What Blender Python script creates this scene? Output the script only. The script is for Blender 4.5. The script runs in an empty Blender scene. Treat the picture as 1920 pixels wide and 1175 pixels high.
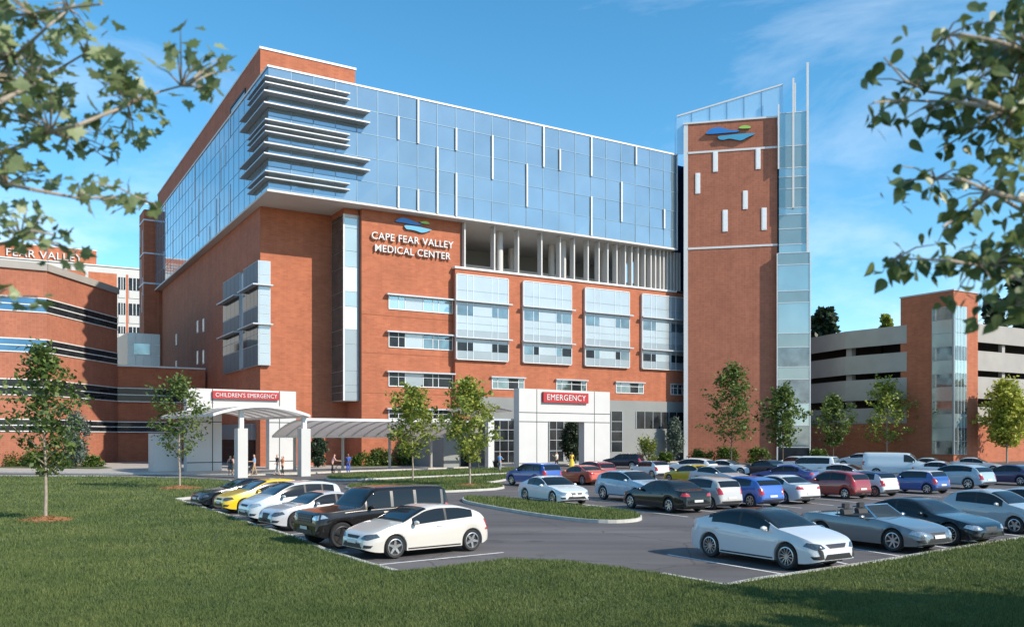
import bpy, bmesh, math, random
import numpy as np
from mathutils import Vector, Matrix
from mathutils.bvhtree import BVHTree
S = bpy.context.scene
COL = S.collection
# ------------------------------------------------------------------ camera, sky, sun, exposure
F = 1635.0; CX = 960.0; HY = 818.0; H = 3.4          # focal length and horizon of the photograph (1920 px wide), eye height
cd = bpy.data.cameras.new("camera"); cam = bpy.data.objects.new("camera", cd); COL.objects.link(cam)
cam.location = (0, 0, H); cam.rotation_euler = (math.radians(90), 0, 0)
cd.sensor_width = 36; cd.lens = 36*F/1920; cd.shift_y = (HY-587.5)/1920
cd.clip_start = 0.05; cd.clip_end = 6000
cd.dof.use_dof = True; cd.dof.focus_distance = 60; cd.dof.aperture_fstop = 2.0
S.camera = cam
SUN = Vector((0.978, -0.579, 0.80)).normalized()
EL = math.asin(SUN.z); AZ = math.atan2(SUN.x, SUN.y)
w = bpy.data.worlds.new("World"); S.world = w; w.use_nodes = True
nt = w.node_tree; N = nt.nodes; LK = nt.links
bg = N['Background']; bg.inputs[1].default_value = 0.135
sky = N.new('ShaderNodeTexSky'); sky.sky_type = 'NISHITA'; sky.sun_disc = False
sky.sun_elevation = EL; sky.sun_rotation = AZ
sky.altitude = 800; sky.air_density = 1.0; sky.dust_density = 0.3; sky.ozone_density = 3.0
hs = N.new('ShaderNodeHueSaturation'); hs.inputs['Saturation'].default_value = 1.24; hs.inputs['Hue'].default_value = 0.484; hs.inputs['Value'].default_value = 1.28
LK.new(sky.outputs[0], hs.inputs['Color'])
tc = N.new('ShaderNodeTexCoord'); mp = N.new('ShaderNodeMapping'); mp.inputs['Scale'].default_value = (1.2, 1.6, 4.5)
LK.new(tc.outputs['Generated'], mp.inputs[0])
nz = N.new('ShaderNodeTexNoise'); nz.inputs['Scale'].default_value = 1.7; nz.inputs['Detail'].default_value = 9; nz.inputs['Roughness'].default_value = .62; nz.inputs['Distortion'].default_value = .5
LK.new(mp.outputs[0], nz.inputs['Vector'])
rp = N.new('ShaderNodeValToRGB'); rp.color_ramp.elements[0].position = .50; rp.color_ramp.elements[1].position = .84
rp.color_ramp.elements[1].color = (.42, .42, .42, 1)
LK.new(nz.outputs['Fac'], rp.inputs[0])
mx = N.new('ShaderNodeMix'); mx.data_type = 'RGBA'; mx.inputs[7].default_value = (7.5, 7.9, 8.4, 1)
LK.new(rp.outputs[0], mx.inputs[0]); LK.new(hs.outputs[0], mx.inputs[6]); 
# low cloud bank near the horizon
sx = N.new('ShaderNodeSeparateXYZ'); LK.new(tc.outputs['Generated'], sx.inputs[0])
lo = N.new('ShaderNodeMapRange'); lo.inputs['From Min'].default_value = .03; lo.inputs['From Max'].default_value = .30; lo.inputs['To Min'].default_value = 1; lo.inputs['To Max'].default_value = 0; LK.new(sx.outputs['Z'], lo.inputs[0])
mp2 = N.new('ShaderNodeMapping'); mp2.inputs['Scale'].default_value = (1.5, 1.5, 3.2); mp2.inputs['Location'].default_value = (.35, .1, .2); LK.new(tc.outputs['Generated'], mp2.inputs[0])
n2 = N.new('ShaderNodeTexNoise'); n2.inputs['Scale'].default_value = 2.6; n2.inputs['Detail'].default_value = 10; n2.inputs['Roughness'].default_value = .58; LK.new(mp2.outputs[0], n2.inputs['Vector'])
r2 = N.new('ShaderNodeValToRGB'); r2.color_ramp.elements[0].position = .48; r2.color_ramp.elements[1].position = .68; LK.new(n2.outputs['Fac'], r2.inputs[0])
m2 = N.new('ShaderNodeMath'); m2.operation = 'MULTIPLY'; LK.new(r2.outputs[0], m2.inputs[0]); LK.new(lo.outputs[0], m2.inputs[1])
mx2 = N.new('ShaderNodeMix'); mx2.data_type = 'RGBA'; mx2.inputs[7].default_value = (7.5, 7.8, 8.1, 1); LK.new(m2.outputs[0], mx2.inputs[0]); LK.new(mx.outputs[2], mx2.inputs[6]); LK.new(mx2.outputs[2], bg.inputs[0])
sl = bpy.data.lights.new("sun", 'SUN'); sl.energy = 4.4; sl.angle = math.radians(0.55); sl.color = (1.0, .90, .76)
so = bpy.data.objects.new("sun", sl); COL.objects.link(so)
so.rotation_euler = SUN.to_track_quat('Z', 'Y').to_euler(); so.location = (60, -40, 60)
S.view_settings.view_transform = 'Standard'; S.view_settings.look = 'None'
S.view_settings.exposure = 0.4; S.view_settings.gamma = 1; S.view_settings.use_curve_mapping = False
S.render.engine = 'CYCLES'
R = random.Random(7)

# ------------------------------------------------------------------ helpers
def ground(px, py, z=0.0):
    Y = F*(H-z)/(py-HY); return Vector(((px-CX)/F*Y, Y, z))
def at(px, py, Y):
    return Vector(((px-CX)/F*Y, Y, H+(HY-py)/F*Y))
class Frame:
    """a vertical building frame: x to the right along the front, y inward, z up"""
    def __init__(s, ox, oy, ang):
        s.o = Vector((ox, oy, 0)); s.a = ang; s.c = math.cos(ang); s.s = math.sin(ang)
    def local(s, P):
        dx = P[0]-s.o.x; dy = P[1]-s.o.y
        return Vector((dx*s.c+dy*s.s, -dx*s.s+dy*s.c, P[2] if len(P) > 2 else 0))
    def world(s, x, y, z=0):
        return Vector((s.o.x+x*s.c-y*s.s, s.o.y+x*s.s+y*s.c, z))
    def _ray(s, px, py):
        c0 = s.local((0, 0, 0)); a = (px-CX)/F
        return c0.x, c0.y, a*s.c+s.s, -a*s.s+s.c, (HY-py)/F
    def front(s, px, py, y):
        cx, cy, dx, dy, b = s._ray(px, py); t = (y-cy)/dy; return cx+t*dx, H+t*b
    def side(s, px, py, x):
        cx, cy, dx, dy, b = s._ray(px, py); t = (x-cx)/dx; return cy+t*dy, H+t*b

def uvw(me):
    """UVs in metres: along the wall and up"""
    n = len(me.loops)
    if n == 0: return
    uv = me.uv_layers.new(name="UVMap")
    co = np.empty(len(me.vertices)*3); me.vertices.foreach_get('co', co); co = co.reshape(-1, 3)
    vi = np.empty(n, dtype=np.int32); me.loops.foreach_get('vertex_index', vi)
    pn = np.empty(len(me.polygons)*3); me.polygons.foreach_get('normal', pn); pn = pn.reshape(-1, 3)
    lt = np.empty(len(me.polygons), dtype=np.int32); me.polygons.foreach_get('loop_total', lt)
    nn = np.repeat(pn, lt, axis=0); p = co[vi]
    l = np.hypot(nn[:, 0], nn[:, 1]); hor = np.abs(nn[:, 2]) > .75; l[l < 1e-6] = 1
    u = np.where(hor, p[:, 0], (p[:, 0]*-nn[:, 1]+p[:, 1]*nn[:, 0])/l); v = np.where(hor, p[:, 1], p[:, 2])
    uv.data.foreach_set('uv', np.stack([u, v], 1).astype(np.float32).ravel())

class MB:
    def __init__(s): s.v = []; s.f = []
    def quad(s, *p):
        i = len(s.v); s.v += [tuple(q) for q in p]; s.f.append(tuple(range(i, i+len(p)))); return s
    def box(s, x0, x1, y0, y1, z0, z1):
        if x0 > x1: x0, x1 = x1, x0
        if y0 > y1: y0, y1 = y1, y0
        if z0 > z1: z0, z1 = z1, z0
        i = len(s.v)
        s.v += [(x0,y0,z0),(x1,y0,z0),(x1,y1,z0),(x0,y1,z0),(x0,y0,z1),(x1,y0,z1),(x1,y1,z1),(x0,y1,z1)]
        s.f += [tuple(i+k for k in q) for q in ((0,1,5,4),(1,2,6,5),(2,3,7,6),(3,0,4,7),(4,5,6,7),(3,2,1,0))]
        return s
    def prism(s, poly, z0, z1, ax='z'):
        """extrude a 2-D polygon; ax = the axis it is extruded along"""
        n = len(poly); i = len(s.v)
        def P(a, b, c): return (a, b, c) if ax == 'z' else ((a, c, b) if ax == 'y' else (c, a, b))
        s.v += [P(a, b, z0) for a, b in poly]+[P(a, b, z1) for a, b in poly]
        s.f.append(tuple(i+k for k in range(n))[::-1]); s.f.append(tuple(i+n+k for k in range(n)))
        for k in range(n):
            l = (k+1) % n; s.f.append((i+k, i+l, i+n+l, i+n+k))
        return s
    def tube(s, p, q, r0, r1=None, n=8):
        p = Vector(p); q = Vector(q); r1 = r0 if r1 is None else r1
        d = (q-p).normalized(); a = d.orthogonal().normalized(); b = d.cross(a); i = len(s.v)
        for c, r in ((p, r0), (q, r1)):
            for k in range(n):
                t = 2*math.pi*k/n; s.v.append(tuple(c+a*r*math.cos(t)+b*r*math.sin(t)))
        for k in range(n):
            l = (k+1) % n; s.f.append((i+k, i+l, i+n+l, i+n+k))
        s.f.append(tuple(i+k for k in range(n))[::-1]); s.f.append(tuple(i+n+k for k in range(n)))
        return s
    def chain(s, pts, rs, n=7):
        for k in range(len(pts)-1): s.tube(pts[k], pts[k+1], rs[k], rs[k+1], n)
        return s
    def grid(s, rows):
        m = len(rows[0]); i = len(s.v)
        for r in rows: s.v += [tuple(q) for q in r]
        for a in range(len(rows)-1):
            for b in range(m-1): s.f.append((i+a*m+b, i+a*m+b+1, i+(a+1)*m+b+1, i+(a+1)*m+b))
        return s
    def mesh(s, name, smooth=False, fix=True):
        me = bpy.data.meshes.new(name); me.from_pydata(s.v, [], s.f); me.update()
        if fix:
            bm = bmesh.new(); bm.from_mesh(me); bmesh.ops.recalc_face_normals(bm, faces=bm.faces); bm.to_mesh(me); bm.free()
        if smooth:
            me.polygons.foreach_set('use_smooth', [True]*len(me.polygons)); me.set_sharp_from_angle(angle=math.radians(38))
        uvw(me); return me
    def build(s, name, m, parent=None, smooth=False, fix=True):
        me = s.mesh(name, smooth, fix); return link(name, me, m, parent)
def link(name, me, m=None, parent=None):
    if m is not None:
        me.materials.clear(); me.materials.append(m)
    o = bpy.data.objects.new(name, me); COL.objects.link(o)
    if parent is not None: o.parent = parent
    return o
def tag(o, label, cat, group=None):
    o['label'] = label; o['category'] = cat
    if group: o['group'] = group
    return o
def thing(name, label, cat, loc=(0,0,0), rz=0, group=None):
    o = bpy.data.objects.new(name, None); COL.objects.link(o); o.empty_display_size = .3
    o.location = loc; o.rotation_euler = (0, 0, rz); return tag(o, label, cat, group)
def struct(o, kind='structure'): o['kind'] = kind; return o
def lab(o, l): o['label'] = l; return o

# ------------------------------------------------------------------ materials
def nodes(name):
    m = bpy.data.materials.new(name); m.use_nodes = True
    n = m.node_tree.nodes; l = m.node_tree.links; b = n['Principled BSDF']; return m, n, l, b
def mat(name, col, rough=.6, metal=0, var=.12, scale=3, bump=0, bscale=40, coat=0, spec=None, coords='Object', detail=5):
    m, n, l, b = nodes(name)
    b.inputs['Roughness'].default_value = rough; b.inputs['Metallic'].default_value = metal
    if coat: b.inputs['Coat Weight'].default_value = coat; b.inputs['Coat Roughness'].default_value = .03
    if spec is not None: b.inputs['Specular IOR Level'].default_value = spec
    tc = n.new('ShaderNodeTexCoord')
    if var > 0:
        t = n.new('ShaderNodeTexNoise'); t.inputs['Scale'].default_value = scale; t.inputs['Detail'].default_value = detail
        l.new(tc.outputs[coords], t.inputs['Vector'])
        r = n.new('ShaderNodeValToRGB'); r.color_ramp.elements[0].position = .3; r.color_ramp.elements[1].position = .7
        r.color_ramp.elements[0].color = (*[c*(1-var) for c in col], 1); r.color_ramp.elements[1].color = (*[min(1, c*(1+var)) for c in col], 1)
        l.new(t.outputs['Fac'], r.inputs[0]); l.new(r.outputs[0], b.inputs['Base Color'])
    else: b.inputs['Base Color'].default_value = (*col, 1)
    if bump:
        t2 = n.new('ShaderNodeTexNoise'); t2.inputs['Scale'].default_value = bscale; t2.inputs['Detail'].default_value = 4
        l.new(tc.outputs[coords], t2.inputs['Vector'])
        bp = n.new('ShaderNodeBump'); bp.inputs['Strength'].default_value = bump; bp.inputs['Distance'].default_value = .02
        l.new(t2.outputs['Fac'], bp.inputs['Height']); l.new(bp.outputs[0], b.inputs['Normal'])
    return m
def brick(name, c1, c2, mortar, bw=.62, rh=.21, stack=False):
    m, n, l, b = nodes(name); b.inputs['Roughness'].default_value = .85
    tc = n.new('ShaderNodeTexCoord')
    bt = n.new('ShaderNodeTexBrick'); bt.inputs['Scale'].default_value = 1; bt.inputs['Brick Width'].default_value = bw; bt.inputs['Row Height'].default_value = rh
    bt.inputs['Mortar Size'].default_value = .014; bt.inputs['Mortar Smooth'].default_value = .4; bt.inputs['Bias'].default_value = -.1
    bt.inputs['Color1'].default_value = (*c1, 1); bt.inputs['Color2'].default_value = (*c2, 1); bt.inputs['Mortar'].default_value = (*mortar, 1)
    if stack: bt.offset = 0
    l.new(tc.outputs['UV'], bt.inputs['Vector'])
    t = n.new('ShaderNodeTexNoise'); t.inputs['Scale'].default_value = .35; t.inputs['Detail'].default_value = 7; t.inputs['Roughness'].default_value = .7
    l.new(tc.outputs['UV'], t.inputs['Vector'])
    mr = n.new('ShaderNodeMapRange'); mr.inputs['From Min'].default_value = .3; mr.inputs['From Max'].default_value = .7; mr.inputs['To Min'].default_value = .86; mr.inputs['To Max'].default_value = 1.12
    l.new(t.outputs['Fac'], mr.inputs[0])
    ms = n.new('ShaderNodeMapping'); ms.inputs['Scale'].default_value = (1.3, .05, 1); l.new(tc.outputs['UV'], ms.inputs[0])
    t3 = n.new('ShaderNodeTexNoise'); t3.inputs['Scale'].default_value = 1; t3.inputs['Detail'].default_value = 5; l.new(ms.outputs[0], t3.inputs['Vector'])
    m3 = n.new('ShaderNodeMapRange'); m3.inputs['From Min'].default_value = .35; m3.inputs['From Max'].default_value = .7; m3.inputs['To Min'].default_value = .93; m3.inputs['To Max'].default_value = 1.05; l.new(t3.outputs['Fac'], m3.inputs[0])
    mm_ = n.new('ShaderNodeMath'); mm_.operation = 'MULTIPLY'; l.new(mr.outputs[0], mm_.inputs[0]); l.new(m3.outputs[0], mm_.inputs[1]); mr = mm_
    vm = n.new('ShaderNodeVectorMath'); vm.operation = 'SCALE'; l.new(bt.outputs['Color'], vm.inputs[0]); l.new(mr.outputs[0], vm.inputs['Scale'])
    l.new(vm.outputs[0], b.inputs['Base Color'])
    bp = n.new('ShaderNodeBump'); bp.inputs['Strength'].default_value = .4; bp.inputs['Distance'].default_value = .02
    iv = n.new('ShaderNodeMath'); iv.operation = 'SUBTRACT'; iv.inputs[0].default_value = 1; l.new(bt.outputs['Fac'], iv.inputs[1]); l.new(iv.outputs[0], bp.inputs['Height']); l.new(bp.outputs[0], b.inputs['Normal'])
    return m
def glassm(name, col, rough=.03, metal=.9, var=.1, scale=.35, wob=.0):
    """coated facade glass: tinted mirror"""
    m = mat(name, col, rough, metal, var, scale)
    if wob:
        n = m.node_tree.nodes; l = m.node_tree.links; tc = n.new('ShaderNodeTexCoord')
        t = n.new('ShaderNodeTexNoise'); t.inputs['Scale'].default_value = .4; t.inputs['Detail'].default_value = 2; l.new(tc.outputs['Object'], t.inputs['Vector'])
        bp = n.new('ShaderNodeBump'); bp.inputs['Strength'].default_value = wob; bp.inputs['Distance'].default_value = .1
        l.new(t.outputs['Fac'], bp.inputs['Height']); l.new(bp.outputs[0], n['Principled BSDF'].inputs['Normal'])
    return m
def sheer(name, col, a, rough=.05):
    m, n, l, b = nodes(name); b.inputs['Base Color'].default_value = (*col, 1); b.inputs['Roughness'].default_value = rough
    b.inputs['Alpha'].default_value = a; return m
def leafm(name, c1, c2, trans=.3, rough=.5, spec=.4):
    m, n, l, b = nodes(name); b.inputs['Roughness'].default_value = rough; b.inputs['Specular IOR Level'].default_value = spec
    g = n.new('ShaderNodeNewGeometry'); r = n.new('ShaderNodeValToRGB')
    r.color_ramp.elements[0].color = (*c1, 1); r.color_ramp.elements[1].color = (*c2, 1)
    l.new(g.outputs['Random Per Island'], r.inputs[0]); l.new(r.outputs[0], b.inputs['Base Color'])
    t = n.new('ShaderNodeBsdfTranslucent'); l.new(r.outputs[0], t.inputs['Color']); ms = n.new('ShaderNodeMixShader'); ms.inputs[0].default_value = trans
    l.new(b.outputs[0], ms.inputs[1]); l.new(t.outputs[0], ms.inputs[2]); l.new(ms.outputs[0], n['Material Output'].inputs['Surface']); return m
M = {}
def GR(*a):
    """grass blades whose tone drifts over the lawn: dry, lush and worn patches"""
    m = leafm(*a); n = m.node_tree.nodes; l = m.node_tree.links; rp_ = [x for x in n if x.type == 'VALTORGB'][0]
    tc = n.new('ShaderNodeTexCoord'); t = n.new('ShaderNodeTexNoise'); t.inputs['Scale'].default_value = .28; t.inputs['Detail'].default_value = 6; t.inputs['Roughness'].default_value = .65; l.new(tc.outputs['Object'], t.inputs['Vector'])
    r = n.new('ShaderNodeValToRGB'); r.color_ramp.elements[0].position = .34; r.color_ramp.elements[1].position = .68; r.color_ramp.elements[0].color = (.66,.74,.66,1); r.color_ramp.elements[1].color = (1.25,1.12,1.0,1); l.new(t.outputs['Fac'], r.inputs[0])
    x = n.new('ShaderNodeMix'); x.data_type = 'RGBA'; x.blend_type = 'MULTIPLY'; x.inputs[0].default_value = 1; l.new(rp_.outputs[0], x.inputs[6]); l.new(r.outputs[0], x.inputs[7])
    for q in n:
        if q.type == 'BSDF_PRINCIPLED': l.new(x.outputs[2], q.inputs['Base Color'])
        if q.type == 'BSDF_TRANSLUCENT': l.new(x.outputs[2], q.inputs['Color'])
    return m
M['brick'] = brick('red_brick', (.42,.132,.062), (.355,.102,.047), (.38,.16,.10))
M['brick_s'] = brick('red_brick_stack', (.40,.14,.080), (.335,.112,.062), (.39,.19,.13), .36, .24, True)
M['brick_far'] = brick('brick_far', (.50,.16,.08), (.44,.13,.06), (.4,.2,.12))
M['white'] = mat('white_panel', (.535,.525,.51), .55, var=.03, scale=.6)
M['trim'] = mat('white_trim', (.68,.68,.675), .45, var=.03)
M['fin'] = mat('metal_fin', (.36,.375,.40), .4, .35, .04)
M['greytrim'] = mat('grey_trim', (.42,.45,.48), .45, .3, .05)
M['soffit'] = mat('soffit_panel', (.62,.60,.57), .7, var=.04, scale=.4)
M['conc'] = mat('light_concrete', (.34,.32,.295), .8, var=.07, scale=.5, bump=.1, bscale=8)
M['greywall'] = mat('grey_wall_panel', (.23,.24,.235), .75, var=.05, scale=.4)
M['roofing'] = mat('roof_membrane', (.35,.34,.33), .9, var=.1)
M['glass_blue'] = glassm('blue_curtain_glass', (.27,.365,.425), .05, .62, .08, .25, .05)
_m = M['glass_blue']; _n = _m.node_tree.nodes; _l = _m.node_tree.links; _b = _n['Principled BSDF']; _src = _b.inputs['Base Color'].links[0].from_socket
_g = _n.new('ShaderNodeNewGeometry'); _r = _n.new('ShaderNodeMapRange'); _r.inputs['To Min'].default_value = .955; _r.inputs['To Max'].default_value = 1.03; _l.new(_g.outputs['Random Per Island'], _r.inputs[0])
_v = _n.new('ShaderNodeVectorMath'); _v.operation = 'SCALE'; _l.new(_src, _v.inputs[0]); _l.new(_r.outputs[0], _v.inputs['Scale']); _l.new(_v.outputs[0], _b.inputs['Base Color'])
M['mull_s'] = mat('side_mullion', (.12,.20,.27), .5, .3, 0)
M['glass_navy'] = glassm('navy_glass', (.06,.12,.24), .1, .6)
M['mull'] = mat('dark_mullion', (.16,.25,.33), .5, .3, 0)
M['mull_w'] = mat('pale_mullion', (.62,.70,.78), .5, .2, 0)
M['pane'] = glassm('window_glass', (.20,.24,.25), .05, .75, .25, .8)
M['pane_d'] = mat('dark_window_glass', (.02,.024,.028), .08, 0, .5, .8, spec=.22)
M['pane_band'] = glassm('band_glass', (.10,.20,.30), .05, .75, .3, .2)
M['spandrel'] = glassm('pale_spandrel', (.43,.475,.495), .25, .45, .05, .5)
M['spandrel2'] = glassm('grey_spandrel', (.31,.345,.365), .28, .4, .05, .5)
M['green'] = glassm('green_glass', (.33,.40,.385), .12, .5, .08, .3)
M['green2'] = glassm('pale_green_glass', (.42,.53,.53), .1, .6, .08, .3)
M['mint'] = glassm('mint_spandrel', (.42,.50,.49), .18, .45, .05, .5); M['mint2'] = glassm('bright_spandrel', (.66,.72,.70), .2, .35, .05, .5); M['joint'] = mat('brick_joint', (.22,.07,.035), .9, var=0)
M['spandrel3'] = mat('shaded_panel', (.115,.135,.155), .5, 0, .05, .5, spec=.2)  # spandrel colour darkened to carry the shade on the oriel's left flank
M['bright'] = mat('bright_glazing', (.85,.86,.86), .25, var=.03)
M['seam'] = mat('panel_seam', (.05,.055,.065), .8, var=0)
M['red'] = mat('red_sign_face', (.40,.022,.024), .4, var=.03)
M['lettering'] = mat('white_lettering', (.60,.60,.59), .4, var=0)
M['logo_b'] = mat('logo_blue', (.03,.20,.55), .4, var=0); M['logo_c'] = mat('logo_cyan', (.07,.33,.52), .4, var=0); M['logo_g'] = mat('logo_green', (.33,.55,.10), .4, var=0)
M['logo_d'] = mat('logo_edge', (.02,.06,.12), .4, var=0)
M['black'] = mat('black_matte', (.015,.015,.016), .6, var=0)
M['asphalt'] = None
def asphalt():
    m, n, l, b = nodes('asphalt'); b.inputs['Roughness'].default_value = .75; b.inputs['Specular IOR Level'].default_value = .3
    tc = n.new('ShaderNodeTexCoord')
    def noise(scale, detail, rot=0, sc=(1,1,1), ro=.6):
        mp = n.new('ShaderNodeMapping'); mp.inputs['Rotation'].default_value = (0,0,rot); mp.inputs['Scale'].default_value = sc; l.new(tc.outputs['Object'], mp.inputs[0])
        t = n.new('ShaderNodeTexNoise'); t.inputs['Scale'].default_value = scale; t.inputs['Detail'].default_value = detail; t.inputs['Roughness'].default_value = ro; l.new(mp.outputs[0], t.inputs['Vector']); return t.outputs['Fac']
    def ramp(f, p0, p1, c0, c1):
        r = n.new('ShaderNodeValToRGB'); r.color_ramp.elements[0].position = p0; r.color_ramp.elements[1].position = p1; r.color_ramp.elements[0].color = (*c0,1); r.color_ramp.elements[1].color = (*c1,1); l.new(f, r.inputs[0]); return r.outputs[0]
    def mul(a, b_):
        x = n.new('ShaderNodeMix'); x.data_type = 'RGBA'; x.blend_type = 'MULTIPLY'; x.inputs[0].default_value = 1; l.new(a, x.inputs[6]); l.new(b_, x.inputs[7]); return x.outputs[2]
    base = ramp(noise(1, 8, math.radians(-37), (.12,.5,1)), .3, .72, (.095,.087,.086), (.165,.153,.150))
    worn = ramp(noise(.9, 6, math.radians(53), (.06,.9,1)), .35, .65, (.80,.80,.82), (1.1,1.08,1.08))       # tyre-worn lanes
    spots = ramp(noise(.55, 4), .60, .70, (1,1,1), (.62,.61,.62))                                            # oil stains
    grain = ramp(noise(45, 4), .3, .7, (.78,.78,.78), (1.2,1.2,1.2))
    v = n.new('ShaderNodeTexVoronoi'); v.feature = 'DISTANCE_TO_EDGE'; v.inputs['Scale'].default_value = .16; v.inputs['Randomness'].default_value = 1
    mp = n.new('ShaderNodeMapping'); l.new(tc.outputs['Object'], mp.inputs[0])
    nz_ = n.new('ShaderNodeTexNoise'); nz_.inputs['Scale'].default_value = 1.6; nz_.inputs['Detail'].default_value = 6; l.new(tc.outputs['Object'], nz_.inputs['Vector'])
    ad = n.new('ShaderNodeMix'); ad.data_type = 'RGBA'; ad.inputs[0].default_value = .35; ad.blend_type = 'ADD'; l.new(tc.outputs['Object'], ad.inputs[6]); l.new(nz_.outputs['Color'], ad.inputs[7]); l.new(ad.outputs[2], v.inputs['Vector'])
    crack = ramp(v.outputs['Distance'], .0, .0045, (.45,.45,.45), (1,1,1))
    l.new(mul(mul(mul(mul(base, worn), spots), grain), crack), b.inputs['Base Color'])
    bp = n.new('ShaderNodeBump'); bp.inputs['Strength'].default_value = .3; bp.inputs['Distance'].default_value = .01; l.new(noise(60, 3), bp.inputs['Height']); l.new(bp.outputs[0], b.inputs['Normal'])
    return m
M['asphalt'] = asphalt()
M['paint'] = mat('road_paint', (.72,.72,.70), .7, var=.15, scale=6)
M['kerb'] = mat('kerb_concrete', (.50,.48,.44), .85, var=.12, scale=2.5, bump=.15, bscale=20)
M['walk'] = mat('walk_concrete', (.42,.39,.35), .85, var=.08, scale=.8, bump=.1)
M['soil'] = mat('lawn_base', (.082,.102,.045), .95, var=.35, scale=1.2, bump=.6, bscale=30)
M['grass'] = GR('grass_blades', (.084,.128,.042), (.20,.245,.10), .25, .7, .12)
M['mulch'] = mat('mulch', (.33,.15,.06), .95, var=.45, scale=14, bump=1, bscale=30)
M['bark'] = mat('bark', (.14,.105,.075), .9, var=.3, scale=9, bump=.5, bscale=30)
M['barkpale'] = mat('bark_pale', (.34,.28,.22), .9, var=.2, scale=9, bump=.4, bscale=30)
M['leaf'] = leafm('leaf_green', (.05,.095,.022), (.19,.25,.065), .35)
M['leafy'] = leafm('leaf_yellowgreen', (.14,.20,.035), (.42,.45,.09), .4)
M['leafy2'] = leafm('leaf_lime', (.26,.31,.04), (.58,.56,.11), .4)
M['leafd'] = leafm('leaf_dark', (.018,.035,.018), (.045,.075,.035), .15)
M['leafc'] = leafm('leaf_conifer', (.06,.085,.065), (.18,.23,.18), .2)
M['bush'] = leafm('leaf_bush', (.05,.10,.02), (.16,.23,.04), .3)
M['fgl'] = leafm('leaf_maple', (.12,.17,.055), (.38,.44,.23), .4, .4, .5)
M['fgr'] = leafm('leaf_birch', (.06,.10,.03), (.20,.25,.09), .35, .4, .5)
# ------------------------------------------------------------------ ground, lawns, kerbs, markings
struct(MB().quad((-900,-60,-.03),(900,-60,-.03),(900,1500,-.03),(-900,1500,-.03)).build('ground', M['soil']))
struct(MB().quad((-160,8,0),(170,8,0),(170,125,0),(-160,125,0)).build('parking_lot', M['asphalt']))
def G(l): return [ground(*p) for p in l]
def smooth_poly(pts, k=2):
    for _ in range(k):
        q = []
        for i in range(len(pts)):
            a = pts[i]; b = pts[(i+1) % len(pts)]; q += [a*.75+b*.25, a*.25+b*.75]
        pts = q
    return pts
def slab(name, pts, z0, z1, m):
    return struct(MB().prism([(p.x, p.y) for p in pts], z0, z1).build(name, m))
def kerb(name, pts, closed=False, wd=.16, h=.13, gut=True):
    mb = MB(); n = len(pts); rng = range(n if closed else n-1)
    def nrm(a, b): d = (b-a); d.z = 0; d.normalize(); return Vector((-d.y, d.x, 0))
    L = []; 
    for i in range(n):
        a = pts[i-1] if (closed or i > 0) else None; b = pts[(i+1) % n] if (closed or i < n-1) else None
        v = Vector((0,0,0))
        if a is not None: v += nrm(a, pts[i])
        if b is not None: v += nrm(pts[i], b)
        v.normalize(); L.append((pts[i]+v*wd/2, pts[i]-v*wd/2, pts[i]-v*(wd/2+.3) ,pts[i]+v*(wd/2+.3)))
    for i in rng:
        j = (i+1) % n; o0, i0, g0, k0 = L[i]; o1, i1, g1, k1 = L[j]
        def z(p, h): return (p.x, p.y, h)
        mb.quad(z(o0,h), z(o1,h), z(i1,h), z(i0,h)); mb.quad(z(o0,0), z(o1,0), z(o1,h), z(o0,h)); mb.quad(z(i0,0), z(i1,0), z(i1,h), z(i0,h))
        if gut: mb.quad(z(i0,.006), z(i1,.006), z(g1,.006), z(g0,.006))
    return struct(mb.build(name, M['kerb']))
LAWN_PX = [(-700,893),(-300,893.5),(200,895),(330,898),(430,903),(449,911),(452,925),(328,938),(418,967),(479,989),(559,1014),(615,1039),(684,1061),(743,1078),
           (850,1067),(950,1054),(1050,1057),(1130,1067),(1240,1083),(1360,1105),(1421,1093),(1634,1061),(1807,1031),(1920,1012),(2300,960)]
lawn = G(LAWN_PX)
lawn_poly = lawn+[Vector((60,30,0)), Vector((60,5,0)), Vector((-75,5,0))]
slab('lawn', lawn_poly, -.02, .10, M['soil'])
k1 = lawn[7:14]; k1.reverse()
kerb('kerb', k1)
kerb('kerb', [lawn[6], lawn[7]][::-1], gut=False)
k2 = [Vector(p) for p in lawn[18:25]]; k2.reverse()
kerb('kerb', k2, gut=False)
kerb('kerb', G([(-700,891.5),(-300,892),(200,893.5),(330,896.5),(430,901.5),(451,910)]), gut=False)
isl1 = smooth_poly(G([(868,938),(876,934),(905,934),(960,939),(1040,948),(1120,956),(1165,961),(1200,969),(1200,977),(1150,981),(1080,977),(1000,966),(920,952),(875,943)]))
isl2 = smooth_poly(G([(640,914),(720,903),(880,896),(958,892),(964,897),(930,904),(899,907),(942,911),(944,917),(880,921),(780,925),(680,922)]), 1)
isl3 = smooth_poly(G([(608,898),(630,892),(760,886),(975,879),(979,887),(840,893),(700,899),(625,901)]), 1)
for p in (isl1, isl2, isl3):
    slab('grass_island', p, 0, .12, M['soil']); kerb('kerb', p, True, gut=(p is isl1))
isl4 = G([(1745,868),(1800,862),(2100,856),(2100,846),(1700,850),(1520,858),(1530,866)])
slab('grass_verge', isl4, 0, .1, M['soil'])
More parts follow.
